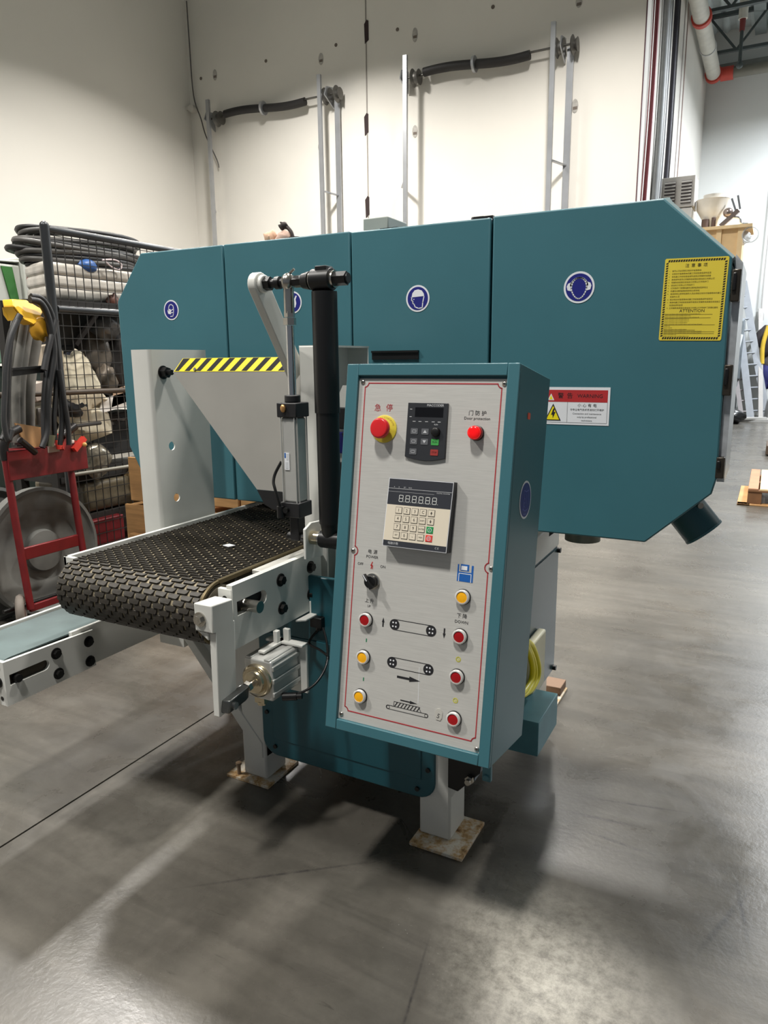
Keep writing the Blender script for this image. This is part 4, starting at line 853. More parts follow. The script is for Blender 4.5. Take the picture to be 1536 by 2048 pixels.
for j, row in enumerate(KEYS):
    for i, s in enumerate(row):
        u, v = .0370+i*.0224, .0935-j*.0208; m = CREAM; nm = None
        if i == 4 and j == 2: m, nm = GREEN, 'green start key'
        if i == 4 and j == 3: m, nm = mat('red_key', (222, 70, 62), .5), 'red stop key'
        b = B(); KP.rect(b, u-.0090, v-.0082, u+.0090, v+.0082, .0014, .0022, 1 if not nm else 0); KP.rect(b, u-.0080, v-.0072, u+.0080, v+.0072, .0022, .0027, 0)
        if s == '▲': KP.poly(b, [(u-.0028, v-.001), (u+.0028, v-.001), (u, v+.0042)], .0027, .0031, 1); KP.rect(b, u-.0008, v-.0042, u+.0008, v-.001, .0027, .0031, 1)
        elif s == '▼': KP.poly(b, [(u-.0028, v+.001), (u+.0028, v+.001), (u, v-.0042)], .0027, .0031, 1); KP.rect(b, u-.0008, v+.001, u+.0008, v+.0042, .0027, .0031, 1)
        elif nm: KP.ring(b, u, v, .0050, .0012, .0027, .0031, 18, 2); b.text(s, .0075, KP.M(u, v, .0031), 2)
        else: b.text(s, .0105 if len(s) == 1 else .0050, KP.M(u, v, .0030), 1)
        obj('key', b, [m, mat('key_outline', (70, 66, 62), .5), SWHITE], cu, label=nm)
# stickers on the right side of the box
SPn = Plane(CP.P(CW, 0, 0), -CP.N, CP.V)
b = B(); SPn.P
sg = obj('safety_sign', SPn.disc(B(), .125, .648, .048, .0004, .0012, 36), SWHITE, CBOX, label='round blue sign with a manual, seen edge on')
b = B(); SPn.disc(b, .125, .648, .043, .0012, .0017, 36, 0)
SPn.line(b, [(.103, .625), (.105, .672), (.125, .668), (.145, .672), (.147, .625), (.125, .620)], .0022, .0017, .0022, True, 1); SPn.line(b, [(.125, .620), (.125, .668)], .0016, .0017, .0022, mi=1)
for s in (.632, .642, .652): SPn.line(b, [(.109, s), (.120, s-.002)], .0016, .0017, .0022, mi=1)
SPn.line(b, [(.112, .612), (.138, .612)], .0024, .0017, .0022, mi=1)
obj('sign_symbol', b, [NAVY, mat('sign_line_blue', (90, 96, 170), .5)], sg)
obj('orange_sticker', SPn.poly(B(), rrect(.090, .846, .112, .862, .004), .0004, .0012), mat('orange_red', (232, 92, 62), .5), CBOX)
# ---------------------------------------------------------------- slat conveyor (upper)
SCV = thing('slat_conveyor', (-1.6, 2.0, .70), 'upper conveyor with a wide belt of dark overlapping steel links between white plates', 'conveyor')
XR = -1.264
b = B(); t = -.020
def yz(b, x0, x1, pts): return b.solid([(x0, y, z) for y, z in pts], (x1-x0, 0, 0))
s0, s1, sz0, sz1 = 1.505, 1.642, .800, .842; r = (sz1-sz0)/2
yz(b, XR-.020, XR, [(1.488, sz1), (1.94, sz1), (1.94, .890), (1.488, .893)])
yz(b, XR-.020, XR, [(1.488, .706), (1.62, .706), (1.70, .700), (1.94, .700), (1.94, sz0), (1.488, sz0)])
yz(b, XR-.020, XR, [(1.488, sz0), (s0, sz0), (s0, sz1), (1.488, sz1)])
yz(b, XR-.020, XR, [(s1-r+r*math.cos(a), (sz0+sz1)/2+r*math.sin(a)) for a in (math.pi/2-math.pi*i/8 for i in range(9))]+[(1.94, sz0), (1.94, sz1)])
rp = obj('side_plate', b, WHITE, SCV)
for y, z in ((1.712, .848), (1.714, .758), (1.876, .846), (1.872, .756)): obj('plate_bolt', hexbolt(B(), (XR, y, z), (1, 0, 0), .0135, .011), BOLT, rp)
obj('tension_shaft', B().cyl((-1.33, 1.560, .815), (XR+.038, 1.560, .815), .0175, n=22), STEEL, SCV, label='bright shaft end in the slot')
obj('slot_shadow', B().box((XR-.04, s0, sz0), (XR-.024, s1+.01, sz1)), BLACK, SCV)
eb = obj('end_block', B().box((XR-.050, 1.486, .822), (XR-.002, 1.50, .882)), WHITE, SCV, bevel=.002)
obj('block_hole', B().cyl((XR-.026, 1.4865, .853), (XR-.026, 1.4855, .853), .009, n=14), BOLT, eb)
obj('frame_rail', B().box((XR-.048, 1.66, .715), (XR-.021, 2.9, .878)).box((XR-.066, 1.66, .872), (XR-.026, 1.93, .886)), mat('rail_offwhite', (196, 194, 186), .4, .2), SCV, bevel=.002)
# left side
b = B(); b.box((-1.962, 1.50, .718), (-1.948, 2.9, .892)); b.box((-1.962, 1.50, .718), (-1.912, 1.514, .892))
lp = obj('side_plate', b, WHITE, SCV, bevel=.002)
for z in (.865, .762): obj('plate_hole', B().cyl((-1.940, 1.4995, z), (-1.940, 1.4985, z), .009, n=14), BOLT, lp)
obj('adjusting_bolt', hexbolt(B(), (-1.944, 1.50, .812), (0, -1, 0), .0145, .022), BOLT, lp)
# belt body
YC, ZB, RB = 1.520, .796, .090; YE = 2.95
def belt_path(s):
    """s measured from the far end of the top run, returns point y,z and outward normal"""
    L1 = YE-YC; L2 = math.pi*RB
    if s < L1: return YE-s, ZB+RB, 0., 1.
    if s < L1+L2: a = math.pi/2+(s-L1)/RB; return YC+RB*math.cos(a), ZB+RB*math.sin(a), math.cos(a), math.sin(a)
    return YC+(s-L1-L2), ZB-RB, 0., -1.
bx0, bx1 = -1.918, -1.346
pts = []; S = 0
LT = 2*(YE-YC)+math.pi*RB
for i in range(25): a = math.pi/2+math.pi*i/24; pts.append((YC+RB*math.cos(a), ZB+RB*math.sin(a)))
outer = [(YE, ZB+RB)]+pts+[(YE, ZB-RB)]; q = .008
inner = [(YE, ZB+RB-q)]+[(YC+(RB-q)*math.cos(math.pi/2+math.pi*i/24), ZB+(RB-q)*math.sin(math.pi/2+math.pi*i/24)) for i in range(25)]+[(YE, ZB-RB+q)]
b = B(); n = len(outer)
for i in range(n-1): b.solid([(bx0, *outer[i]), (bx0, *outer[i+1]), (bx0, *inner[i+1]), (bx0, *inner[i])], (bx1-bx0, 0, 0))
belt = obj('belt', b, SAND, SCV, label='dusty belt carrying the links')
b = B(); b.cyl((bx0+.01, YC, ZB), (bx1+.006, YC, ZB), RB-.010, n=30).cyl((bx1, YC, ZB), (bx1+.014, YC, ZB), RB-.012, n=30)
obj('end_drum', b, mat('greasy_drum', (150, 142, 126), .35, .7), SCV)
obj('chain_edge', B().tube([(bx1+.006, y, z) for y, z in outer[1:-1]]+[(bx1+.006, 1.7, ZB-RB)], .006, 6, spline=False).bar((bx1+.006, YC, ZB+RB), (bx1+.006, 2.9, ZB+RB), .012, .012), mat('oily_chain', (96, 84, 58), .4, .6), SCV)
# links: staggered rows of overlapping plates
NX, PX, PS = 12, (bx1-bx0)/12.0, .0172
def link_mesh(name):
    bb = B(); w_, l_ = PX*.82, PS*1.02; hgt = .0058
    bb.faces([(-w_/2, -l_*.45, 0), (w_/2, -l_*.45, 0), (w_/2, l_*.45, 0), (-w_/2, l_*.45, 0), (-w_/2, -l_*.40, .0022), (w_/2, -l_*.40, .0022), (w_*.46, l_*.30, hgt), (w_*.36, l_*.45, hgt), (-w_*.36, l_*.45, hgt), (-w_*.46, l_*.30, hgt)],
             [(0, 1, 5, 4), (4, 5, 6, 7, 8, 9), (1, 2, 7, 6, 5), (2, 3, 8, 7), (3, 0, 4, 9, 8), (3, 2, 1, 0)])
    bmesh.ops.recalc_face_normals(bb.bm, faces=bb.bm.faces); me = bpy.data.meshes.new(name); bb.bm.to_mesh(me); bb.bm.free(); me.materials.append(RUBBER); return me
LM = link_mesh('belt_link')
L1 = YE-YC; Ltot = L1+math.pi*RB*.98; rows = int((Ltot-.02)/PS); stuffb = B(); cnt = 0; off = OFF[SCV.name]; lmv = [v.co.copy() for v in LM.vertices]; lmf = [list(p.vertices) for p in LM.polygons]
order = []
for j in range(rows):
    s = Ltot-.004-j*PS; y, z, ny, nz_ = belt_path(s); order.append((j, s, y, z, ny, nz_))
for j, s, y, z, ny, nz_ in order:
    near = cnt+NX <= 296
    for i in range(NX+(1 if j % 2 else 0)):
        x = bx0+PX*(i+.5)-(PX/2 if j % 2 else 0); sx = 1.
        if x < bx0+.01 or x > bx1-.01: sx = .5; x = bx0+PX*.25 if x < bx0+.01 else bx1-PX*.25
        # frame: local x = X, local y = travel direction (increasing s), local z = outward normal
        T = Vec((0, -nz_, ny)); Nn = Vec((0, ny, nz_)); jit = rnd.uniform(-.0012, .0012)
        M = Matrix(((sx, 0, 0, x+jit), (0, T.y, Nn.y, y), (0, T.z, Nn.z, z-.0003), (0, 0, 0, 1)))
        if near:
            o = bpy.data.objects.new('belt_link', LM); COL.objects.link(o); o.parent = SCV; M.translation = M.translation-off; o.matrix_basis = M; cnt += 1
        else: stuffb.faces([M @ v for v in lmv], lmf)
obj('belt_links_beyond', stuffb, RUBBER, SCV, kind='stuff')
p = at(458, 1092, 'z', ZB+RB+.006)
obj('paper_tag', B().obb(p+Vec((0, 0, .002)), (.016, -.004, 0), (.004, .012, 0), (0, 0, .0012)), SWHITE, label='small silver white tag lying on the dark link belt', cat='tag')
# lever with block
LX = -1.252
lv = obj('tension_lever', yz(B(), LX-.062, LX, [(1.388, .790), (1.474, .778), (1.474, .862), (1.388, .868)]).solid([(LX-.062, 1.388, .790), (LX, 1.388, .790), (LX, 1.474, .778), (LX-.062, 1.474, .778)], (0, 0, -.0)) , WHITE, SCV, bevel=.003, label='white lever with a block at its top')
obj('lever_arm', yz(B(), LX-.022, LX, [(1.398, .800), (1.478, .800), (1.468, .552), (1.394, .545)]).solid([(LX-.062, 1.392, .790), (LX-.022, 1.392, .790), (LX-.022, 1.392, .765)], (0, .07, 0)), WHITE, lv, bevel=.0025)
obj('socket_bolt', B().cyl((LX-.042, 1.388, .825), (LX-.042, 1.384, .825), .0205, n=20).cyl((LX-.042, 1.385, .825), (LX-.042, 1.374, .825), .013, n=6, smooth=False).cyl((LX-.042, 1.374, .825), (LX-.042, 1.3735, .825), .006, n=6), STEEL, lv)
obj('pivot_mark', B().lump((LX-.040, 1.390, .772), .007, (.8, .4, 1.2), 3, .2, 8), BOLT, lv)
# small cylinder
YX, YZ = -1.243, .592
ac = obj('tension_cylinder', B().box((-1.292, 1.555, .532), (-1.192, 1.69, .655)), ALU, SCV, bevel=.006, label='small square aluminium cylinder')
for z in (.553, .594, .634): obj('cylinder_rib', B().box((-1.194, 1.556, z-.008), (-1.187, 1.69, z+.006)), ALU, ac, bevel=.002)
for x in (-1.275, -1.210): obj('cylinder_rib', B().box((x-.010, 1.556, .652), (x+.010, 1.69, .659)), ALU, ac, bevel=.002)
obj('front_cap', B().lathe((YX, 1.556, YZ), (0, -1, 0), [(.050, 0), (.050, .010), (.044, .014), (.040, .012), (.036, .012), (.033, .024), (.026, .026), (.018, .026)], 30), mat('champagne_steel', (196, 184, 158), .22, .9), ac)
obj('cylinder_rod', B().cyl((YX, 1.535, YZ), (YX, 1.470, .585), .0105, n=18).hexa((YX, 1.512, YZ), (YX, 1.500, .589), .017), STEEL, ac)
obj('rod_yoke', B().solid([(YX-.013, 1.500, .600), (YX+.013, 1.500, .600), (YX+.016, 1.485, .602), (YX+.016, 1.410, .592), (YX-.010, 1.405, .592), (YX-.013, 1.485, .602)], (0, -.006, -.036)), mat('dark_zinc_yoke', (104, 106, 104), .3, .8), ac, bevel=.004)
obj('yoke_pin', B().cyl((YX-.03, 1.428, .572), (YX+.022, 1.428, .572), .0105, n=16), CHROME, ac)
obj('cylinder_foot', B().box((-1.275, 1.575, .505), (-1.24, 1.60, .534)).cyl((-1.257, 1.587, .498), (-1.257, 1.587, .508), .014, n=12), mat('champagne_steel', (196, 184, 158)), ac)
obj('air_fitting', B().cyl((-1.19, 1.60, .530), (-1.150, 1.615, .534), .012, n=12).cyl((-1.150, 1.615, .534), (-1.135, 1.620, .536), .009, n=10, mi=0), BLACK, ac)
obj('mounting_bracket', B().box((-1.300, 1.692, .505), (-1.165, 1.702, .668)).box((-1.262, 1.585, .660), (-1.240, 1.702, .668)).box((-1.300, 1.672, .660), (-1.165, 1.702, .668)), WHITE, SCV, bevel=.002)
obj('hanger', B().box((-1.258, 1.655, .664), (-1.243, 1.672, .705)).box((-1.243, 1.685, .664), (-1.222, 1.697, .705)), WHITE, SCV, bevel=.002)
# sensor bracket and cables under the plate
obj('sensor_bracket', B().solid([(-1.262, 1.78, .696), (-1.235, 1.80, .696), (-1.235, 1.90, .694), (-1.262, 1.90, .694)], (0, 0, -.006)).box((-1.262, 1.86, .655), (-1.256, 1.95, .735)), WHITE, SCV, bevel=.001)
sn = obj('limit_sensor', B().box((-1.250, 1.84, .655), (-1.205, 1.90, .690)).cyl((-1.228, 1.86, .655), (-1.228, 1.86, .640), .010, n=12), BLACK, SCV, bevel=.003)
obj('sensor_bolt', B().cyl((-1.256, 1.92, .700), (-1.215, 1.92, .700), .006, n=10).hexa((-1.256, 1.92, .700), (-1.245, 1.92, .700), .011), BOLT, sn)
P = lambda px, py, y: at(px, py, 'y', y)
obj('sensor_cable', B().tube([Vec((-1.228, 1.86, .645)), P(618, 1285, 1.84), P(640, 1300, 1.82), P(655, 1312, 1.80), P(668, 1330, 1.80)], .0042, 8), BLACK, SCV)
obj('sensor_cable', B().tube([P(634, 1238, 1.88), P(648, 1262, 1.84), P(655, 1300, 1.78), P(651, 1335, 1.72), P(630, 1368, 1.67), P(600, 1386, 1.64), P(570, 1392, 1.625), Vec((-1.140, 1.618, .536))], .0038, 8), BLACK, SCV)

# ---------------------------------------------------------------- feed conveyor (lower left)
FC = thing('feed_conveyor', (-2.08, 2.0, .48), 'low conveyor with a flat grey green belt passing left of the slat conveyor', 'conveyor')
XF = -1.950
b = B(); s0, s1, sz0, sz1 = 1.262, 1.400, .548, .582; r = .017
yz(b, XF-.012, XF, [(1.246, sz1), (1.575, sz1), (1.575, .618), (1.246, .627)]); yz(b, XF-.012, XF, [(1.246, .486), (1.575, .490), (1.575, sz0), (1.246, sz0)]); yz(b, XF-.012, XF, [(1.246, sz0), (s0, sz0), (s0, sz1), (1.246, sz1)])
yz(b, XF-.012, XF, [(s1-r+r*math.cos(a), (sz0+sz1)/2+r*math.sin(a)) for a in (math.pi/2-math.pi*i/8 for i in range(9))]+[(1.575, sz0), (1.575, sz1)])
b.box((XF-.034, 1.246, .486), (XF-.012, 1.258, .627))
cp = obj('cover_plate', b, WHITE, FC)
for px, py in ((112, 1307), (177, 1283), (117, 1347), (180, 1322)):
    p = at(px, py, 'x', XF); obj('plate_bolt', hexbolt(B(), p, (1, 0, 0), .0125, .010), BOLT, cp)
for z in (.607, .508): obj('plate_hole', B().cyl((XF-.022, 1.2455, z), (XF-.022, 1.2450, z), .007, n=12), BOLT, cp)
obj('adjusting_bolt', hexbolt(B(), (XF-.030, 1.246, .560), (0, -1, 0), .012, .02), BOLT, cp)
obj('roller_shaft', B().cyl((XF-.05, 1.288, .562), (XF+.008, 1.288, .562), .0125, n=18), BOLT, FC)
obj('slot_bar', B().box((XF-.026, 1.25, .545), (XF-.014, 1.43, .586)), mat('oily_bar', (62, 54, 42), .5, .3), FC)
obj('side_rail', B().box((XF-.026, 1.50, .492), (XF-.013, 2.95, .632)), WHITE, FC, bevel=.002)
obj('side_rail', B().box((-2.235, 1.25, .49), (-2.222, 2.95, .632)), WHITE, FC, bevel=.002)
b = B(); rr_ = .055; yc_, zc_ = 1.29, .568
o_ = [(2.95, zc_+rr_)]+[(yc_+rr_*math.cos(math.pi/2+math.pi*i/14), zc_+rr_*math.sin(math.pi/2+math.pi*i/14)) for i in range(15)]+[(2.95, zc_-rr_)]
i_ = [(2.95, zc_+rr_-.005)]+[(yc_+(rr_-.005)*math.cos(math.pi/2+math.pi*i/14), zc_+(rr_-.005)*math.sin(math.pi/2+math.pi*i/14)) for i in range(15)]+[(2.95, zc_-rr_+.005)]
for i in range(len(o_)-1): b.solid([(-2.218, *o_[i]), (-2.218, *o_[i+1]), (-2.218, *i_[i+1]), (-2.218, *i_[i])], (.236, 0, 0))
obj('flat_belt', b, mat('grey_green_rubber', (72, 86, 86), .6, var=.3, scale=5, bump=.4, detail=8), FC)
obj('roller', B().cyl((-2.21, yc_, zc_), (-1.99, yc_, zc_), rr_-.006, n=22), BLACK, FC)
for y in (2.6,): obj('support', B().box((-2.22, y, .44), (-1.97, y+.06, .49)).box((-2.22, y, 0) if y > 2 else (-1.99, y, .44), (-2.17, y+.05, .45) if y > 2 else (-1.97, y+.06, .49)), WHITE, FC)
obj('support_beam', B().box((-1.98, 1.90, .45), (-1.86, 1.98, .49)), WHITE, FC)

# ---------------------------------------------------------------- small things on top of the housing
p = at(560, 468, 'y', 2.62); zt = 1.963
gl = thing('glove_pair', (p.x, p.y, zt), 'crumpled beige and black work gloves on the saw housing', 'gloves')
obj('glove', B().lump((p.x-.04, p.y, zt+.035), .038, (.8, 1.2, .95), 3), mat('peach_glove', (206, 168, 140), .8), gl)
obj('glove', B().lump((p.x+.025, p.y, zt+.032), .036, (1.0, 1.2, .9), 8), mat('pinkish_glove', (188, 158, 142), .8), gl)
obj('cuff', B().lump((p.x+.02, p.y, zt+.085), .020, (1, 1, .8), 4).tube([(p.x+.025, p.y, zt+.09), (p.x+.055, p.y, zt+.06), (p.x+.065, p.y, zt+.03)], .008, 6).cyl((p.x+.075, p.y, zt), (p.x+.075, p.y, zt+.035), .028, n=14), mat('dark_brown_cuff', (58, 48, 44), .7), gl)
p = at(606, 466, 'y', 2.7); obj('clear_cover', B().solid([(p.x-.06, 2.66, zt), (p.x+.10, 2.66, zt), (p.x-.015, 2.66, zt+.036), (p.x-.06, 2.66, zt+.034)], (0, .12, 0)), mat('pale_plastic', (198, 202, 202), .3), label='small pale plastic cover beside the gloves on the housing', cat='cover')
p = at(770, 455, 'y', 2.62); obj('control_case', B().box((p.x-.03, 2.50, 1.962), (p.x+.075, 2.66, 2.016)), mat('grey_case', (150, 156, 150), .5), label='small grey metal case on the saw housing near its middle', cat='case', bevel=.004)
# yellow lead
q = [(1063, 1290), (1072, 1310), (1077, 1335), (1074, 1360), (1060, 1382), (1046, 1385)]
b = B()
for k, (dx_, dy_) in enumerate(((0, 0), (-7, 4), (-12, 1))):
    b.tube([at(x+dx_, y+dy_, 'x', -.655+.012*k) for x, y in q]+[at(1030, 1370, 'x', -.655+.012*k), at(1034, 1300, 'x', -.655+.012*k), at(1050, 1282, 'x', -.655+.012*k)], .010, 8, closed=True)
obj('extension_lead', b, mat('cable_yellow', (240, 226, 40), .4), label='coiled bright yellow lead hanging on the right side of the saw base', cat='cable')
# ---------------------------------------------------------------- left clutter
def W3(px, py, x): return at(px, py, 'x', x)
CG = thing('mesh_cage', (-3.95, 3.8, 0), 'tall wire mesh cage panel with a dark tube frame at the left', 'cage')
FRM = mat('grey_tube_frame', (66, 68, 70), .35, .6); WIR = mat('mesh_wire', (58, 56, 54), .45, .5)
XG = -3.9
obj('corner_post', B().cyl((XG, 3.09, 0), (XG, 3.09, 2.30), .028, n=16).ball((XG, 3.09, 2.30), .028), FRM, CG)
obj('far_post', B().cyl((XG, 4.75, 0), (XG, 4.75, 2.29), .025, n=12), FRM, CG)
for z, y0 in ((2.285, 3.09), (1.825, 3.12)): obj('rail', B().cyl((XG, y0, z), (XG, 4.75, z), .022, n=12), FRM, CG)
obj('rail', B().cyl((XG, 2.35, 1.325), (XG, 4.75, 1.305), .018, n=12), mat('brown_rail', (70, 60, 50), .5, .3), CG)
obj('rail', B().cyl((XG, 3.09, .80), (XG, 4.75, .77), .014, n=12), mat('pale_rail', (140, 136, 124), .5, .4), CG)
b = B(); y = 3.15
while y < 4.74:
    b.bar((XG+.005, y, .12), (XG+.005, y, 2.27), .0045, .0045); y += .062
obj('mesh_wires', b, WIR, CG, kind='stuff')
b = B(); z = .15
while z < 2.26: b.bar((XG+.011, 3.1, z), (XG+.011, 4.74, z), .0045, .0045); z += .075
obj('mesh_wires', b, WIR, CG, kind='stuff')
# wrapped bundle on a shelf and hose coil
sh = thing('storage_shelf', (-4.75, 3.9, 0), 'dark storage shelf behind the mesh cage', 'shelf')
DK = mat('dark_shelf', (40, 38, 36), .6)
for z in (.06, .72, 1.20, 1.86): obj('shelf_board', B().box((-4.5, 3.15, z), (-4.06, 4.9, z+.04)), DK, sh)
for x in (-4.47, -4.10):
    for yy in (3.16, 4.86): obj('upright', B().box((x-.03, yy-.03, 0), (x+.03, yy+.03, 1.9)), DK, sh)
WRAP = mat('milky_wrap', (196, 190, 180), .22, var=.22, scale=7, bump=.9, detail=6)
b = B()
for k in range(3): b.solid([(-4.46, 3.34, 1.905+.075*k), (-4.14, 3.24, 1.905+.075*k), (-4.10, 4.6, 1.905+.075*k), (-4.46, 4.6, 1.905+.075*k)], (0, 0, .085))
obj('wrapped_bundle', b, WRAP, label='wide bundle in milky plastic wrap on the shelf behind the cage', cat='bundle', bevel=.03, seg=4)
HOSE = mat('black_hose', (30, 30, 31), .5, var=.2, scale=10); HOSE2 = mat('grey_hose', (74, 72, 69), .5, var=.2, scale=10)
b = B(); R = random.Random(5)
for k in range(16):
    c = (-4.42+R.uniform(-.05, .05), 3.80+R.uniform(-.06, .06), 2.16+.015*k); rx = .33+R.uniform(-.05, .03); ph = R.uniform(0, 6); tl = R.uniform(-.035, .035)
    b.tube([(c[0]+rx*.75*math.cos(a), c[1]+(rx+.12)*math.sin(a), min(2.375, c[2]+tl*math.sin(a+ph))+.005*math.sin(3*a)) for a in (i*math.pi/9 for i in range(18))], .019 if k % 3 else .014, 7, closed=True, mi=k % 3 == 1)
obj('hose_coil', b, [HOSE, HOSE2], label='big coil of black and grey hose on top of the wrapped bundle', cat='hose')
p = W3(182, 532, -4.12); obj('blue_tin', B().lump(p+Vec((-.04, 0, .0)), .065, (.8, 1.2, .75), 2, .05), mat('blue_tin_paint', (48, 92, 156), .4), label='blue container beside the hose coil', cat='container')
obj('orange_cord', B().tube([W3(205, 520, -4.08), W3(230, 520, -4.08), W3(243, 530, -4.08), W3(238, 540, -4.08), W3(222, 533, -4.08), W3(212, 524, -4.08)], .006, 6), mat('pale_cord', (206, 190, 190), .5), label='thin pale cord looped at the right of the hose coil', cat='cord')
# junk on the shelf levels, one object each
J = [('wheel_guard', W3(148, 735, -4.2), .10, (.4, 1.1, 1.25), (72, 74, 86), 'round grey guard disc behind the mesh below the wrapped bundle', 'disc', 1),
     ('motor_housing', W3(212, 655, -4.2), .10, (.8, 1.1, .9), (92, 92, 92), 'grey motor housing behind the upper mesh near the saw', 'motor', 0),
     ('steel_casting', W3(190, 720, -4.3), .15, (.7, .8, 1.4), (110, 102, 92), 'grey brown casting standing behind the mesh', 'casting', 0),
     ('dark_casting', W3(225, 730, -4.3), .17, (.7, .8, 1.5), (44, 40, 38), 'dark tall casting at the right end of the middle shelf', 'casting', 0),
     ('oil_can', W3(212, 760, -4.2), .10, (.8, .8, 1.1), (132, 120, 106), 'small pale oil can in front of the dark casting', 'can', 0),
     ('dirty_pan', W3(190, 840, -4.2), .14, (.8, 1.6, .35), (70, 62, 54), 'shallow dirty pan on the lower shelf', 'pan', 0),
     ('rusty_springs', W3(226, 608, -4.1), .055, (.7, .9, 1.2), (92, 56, 44), 'rusty bunch of springs beside the wrapped bundle', 'springs', 0),
     ('cream_cloth', W3(150, 785, -4.05), .17, (.5, 1.2, 1.5), (206, 196, 172), 'large cream cloth bag hanging inside the mesh cage', 'bag', 0),
     ('cream_sack', W3(172, 850, -4.05), .15, (.5, 1.4, .8), (196, 184, 150), 'cream sack slumped below the cloth bag', 'sack', 0),
     ('black_bowl', W3(143, 815, -4.02), .10, (.6, 1.3, .75), (32, 32, 34), 'shiny black bowl behind the hanging black hoses', 'bowl', 0)]
for i, (n, p, r, sc_, c, lab, cat, k) in enumerate(J):
    if n in ('cream_sack', 'cream_cloth'): m = mat('cream_cloth', (208, 198, 174), .85, var=.12, bump=.5)
    else: m = mat('junk_%d' % i, c, .4, .2, var=.25, scale=12, bump=.3)
    if k: b = B().cyl(p-Vec((.02, 0, 0)), p+Vec((.02, 0, 0)), .105, n=26).torus(p+Vec((.02, 0, 0)), (1, 0, 0), .10, .012, 26, 6).cyl(p, p+Vec((.05, 0, 0)), .02, n=12)
    else: b = B().lump(p, r, sc_, i+20, .16)
    obj(n, b, m, label=lab, cat=cat)
b = B()
for a, c, t in (((205, 610), (150, 690), .025), ((150, 765), (232, 795), .012), ((165, 700), (175, 760), .02)):
    b = B().bar(W3(a[0], a[1], -4.08), W3(c[0], c[1], -4.12), t*1.6, t); obj('steel_bar', b, mat('dark_steel_bar', (50, 46, 44), .4, .5), label={205: 'thick dark bar leaning down to the left behind the mesh', 150: 'thin rod lying across the middle shelf', 165: 'short upright dark bar beside the round disc'}[a[0]], cat='bar')
for px, py, w_, h_, c, lab in ((228, 805, .12, .10, (232, 228, 222), 'white card propped at the right end of the cage'), (245, 790, .09, .12, (196, 166, 138), 'tan cardboard flap near the saw housing edge'), (145, 800, .10, .035, (236, 234, 230), 'small bright white label behind the hoses')):
    p = W3(px, py, -4.0); obj('card_piece', B().obb(p, (.004, 0, 0), (0, w_, .02), (0, .02, h_/2)), mat('card_%d' % px, c, .7), label=lab, cat='card')
obj('brown_box', B().box((-4.6, 3.55, .84), (-4.2, 4.1, 1.14)), mat('dark_crate_grey', (46, 44, 42), .7), label='black crate on the lower shelf by the saw', cat='crate', bevel=.006)
p = W3(192, 922, -4.02); obj('foil_bag', B().lump(p, .115, (.5, 1.0, 1.0), 31, .14), mat('silver_bag', (142, 134, 118), .25, .4, var=.4, scale=10, bump=.8), label='silvery plastic bag right of the red truck plate', cat='bag')
obj('wrapped_pack', B().box((-4.55, 3.30, .50), (-4.02, 3.95, .70)), mat('dusty_wrap', (106, 96, 76), .4, var=.3, scale=9, bump=.8), label='dusty wrapped pack on the lowest shelf', cat='pack', bevel=.03, seg=3)
obj('dark_tray', B().box((-4.5, 3.32, .30), (-4.03, 3.7, .49)), mat('dark_tray', (42, 38, 34), .6), label='dark tray above the red crate', cat='tray', bevel=.006)
obj('red_crate', B().box((-4.4, 3.28, .10), (-3.97, 3.56, .45)), TRED, label='dark red crate low behind the mesh', cat='crate', bevel=.008)
obj('sack_pile', B().lump((-4.05, 3.80, .62), .16, (.6, .9, 1.1), 41), mat('burlap', (122, 102, 70), .85, bump=.6, scale=12), label='brown burlap sack behind the wooden crates', cat='sack')
obj('stone_block', B().box((-4.2, 3.66, .05), (-3.95, 4.0, .44)), mat('dusty_block', (112, 104, 88), .85, var=.2), label='dusty pale block beside the red crate', cat='block', bevel=.01)

obj('parts_bin', B().box((-4.43, 3.25, 1.60), (-4.36, 4.7, 1.84)).box((-4.40, 3.5, 1.24), (-4.34, 4.2, 1.62)), mat('dark_grey_bin', (62, 62, 60), .6, var=.3), label='dark grey bin at the back of the middle shelf', cat='bin', bevel=.01)
# wooden crates behind the saw base
def wcrate(x0, x1, y0, y1, z0, z1, lab, nb=2):
    t = thing('pine_crate', ((x0+x1)/2, (y0+y1)/2, z0), lab, 'crate', 'pine crates behind the saw')
    obj('board', B().box((x0+.01, y0+.02, z0), (x1-.01, y1, z1-.01)), WOOD, t)
    h_ = (z1-z0)/nb
    for k in range(nb): obj('board', B().box((x0, y0, z0+k*h_+.004), (x1, y0+.02, z0+(k+1)*h_-.004)), WOOD, t, bevel=.003); obj('board', B().box((x1-.002, y0+.02, z0+k*h_+.004), (x1+.018, y1, z0+(k+1)*h_-.004)), WOOD, t, bevel=.003)
wcrate(-3.60, -3.12, 3.30, 3.9, .62, .91, 'upper pine crate behind the white column', 1)
wcrate(-3.66, -3.10, 3.30, 3.9, .0, .60, 'lower pine crate behind the white column', 2)
wcrate(-3.04, -2.72, 3.30, 3.8, .64, .78, 'small pine crate seen below the saw housing, left one', 1)
wcrate(-2.70, -1.9, 3.30, 3.8, .60, .78, 'long pine crate seen below the saw housing, right one', 1)
obj('crate_stand', B().box((-3.05, 3.32, 0), (-1.88, 3.8, .598)), WOOD, label='low timber stand under the pine crates', cat='stand')
obj('bent_board', B().obb((-3.46, 3.24, .21), (.10, .0, -.005), (0, .02, 0), (.005, 0, .21)), WOOD, label='short pine board lying against the lower pine crate', cat='board', bevel=.004)

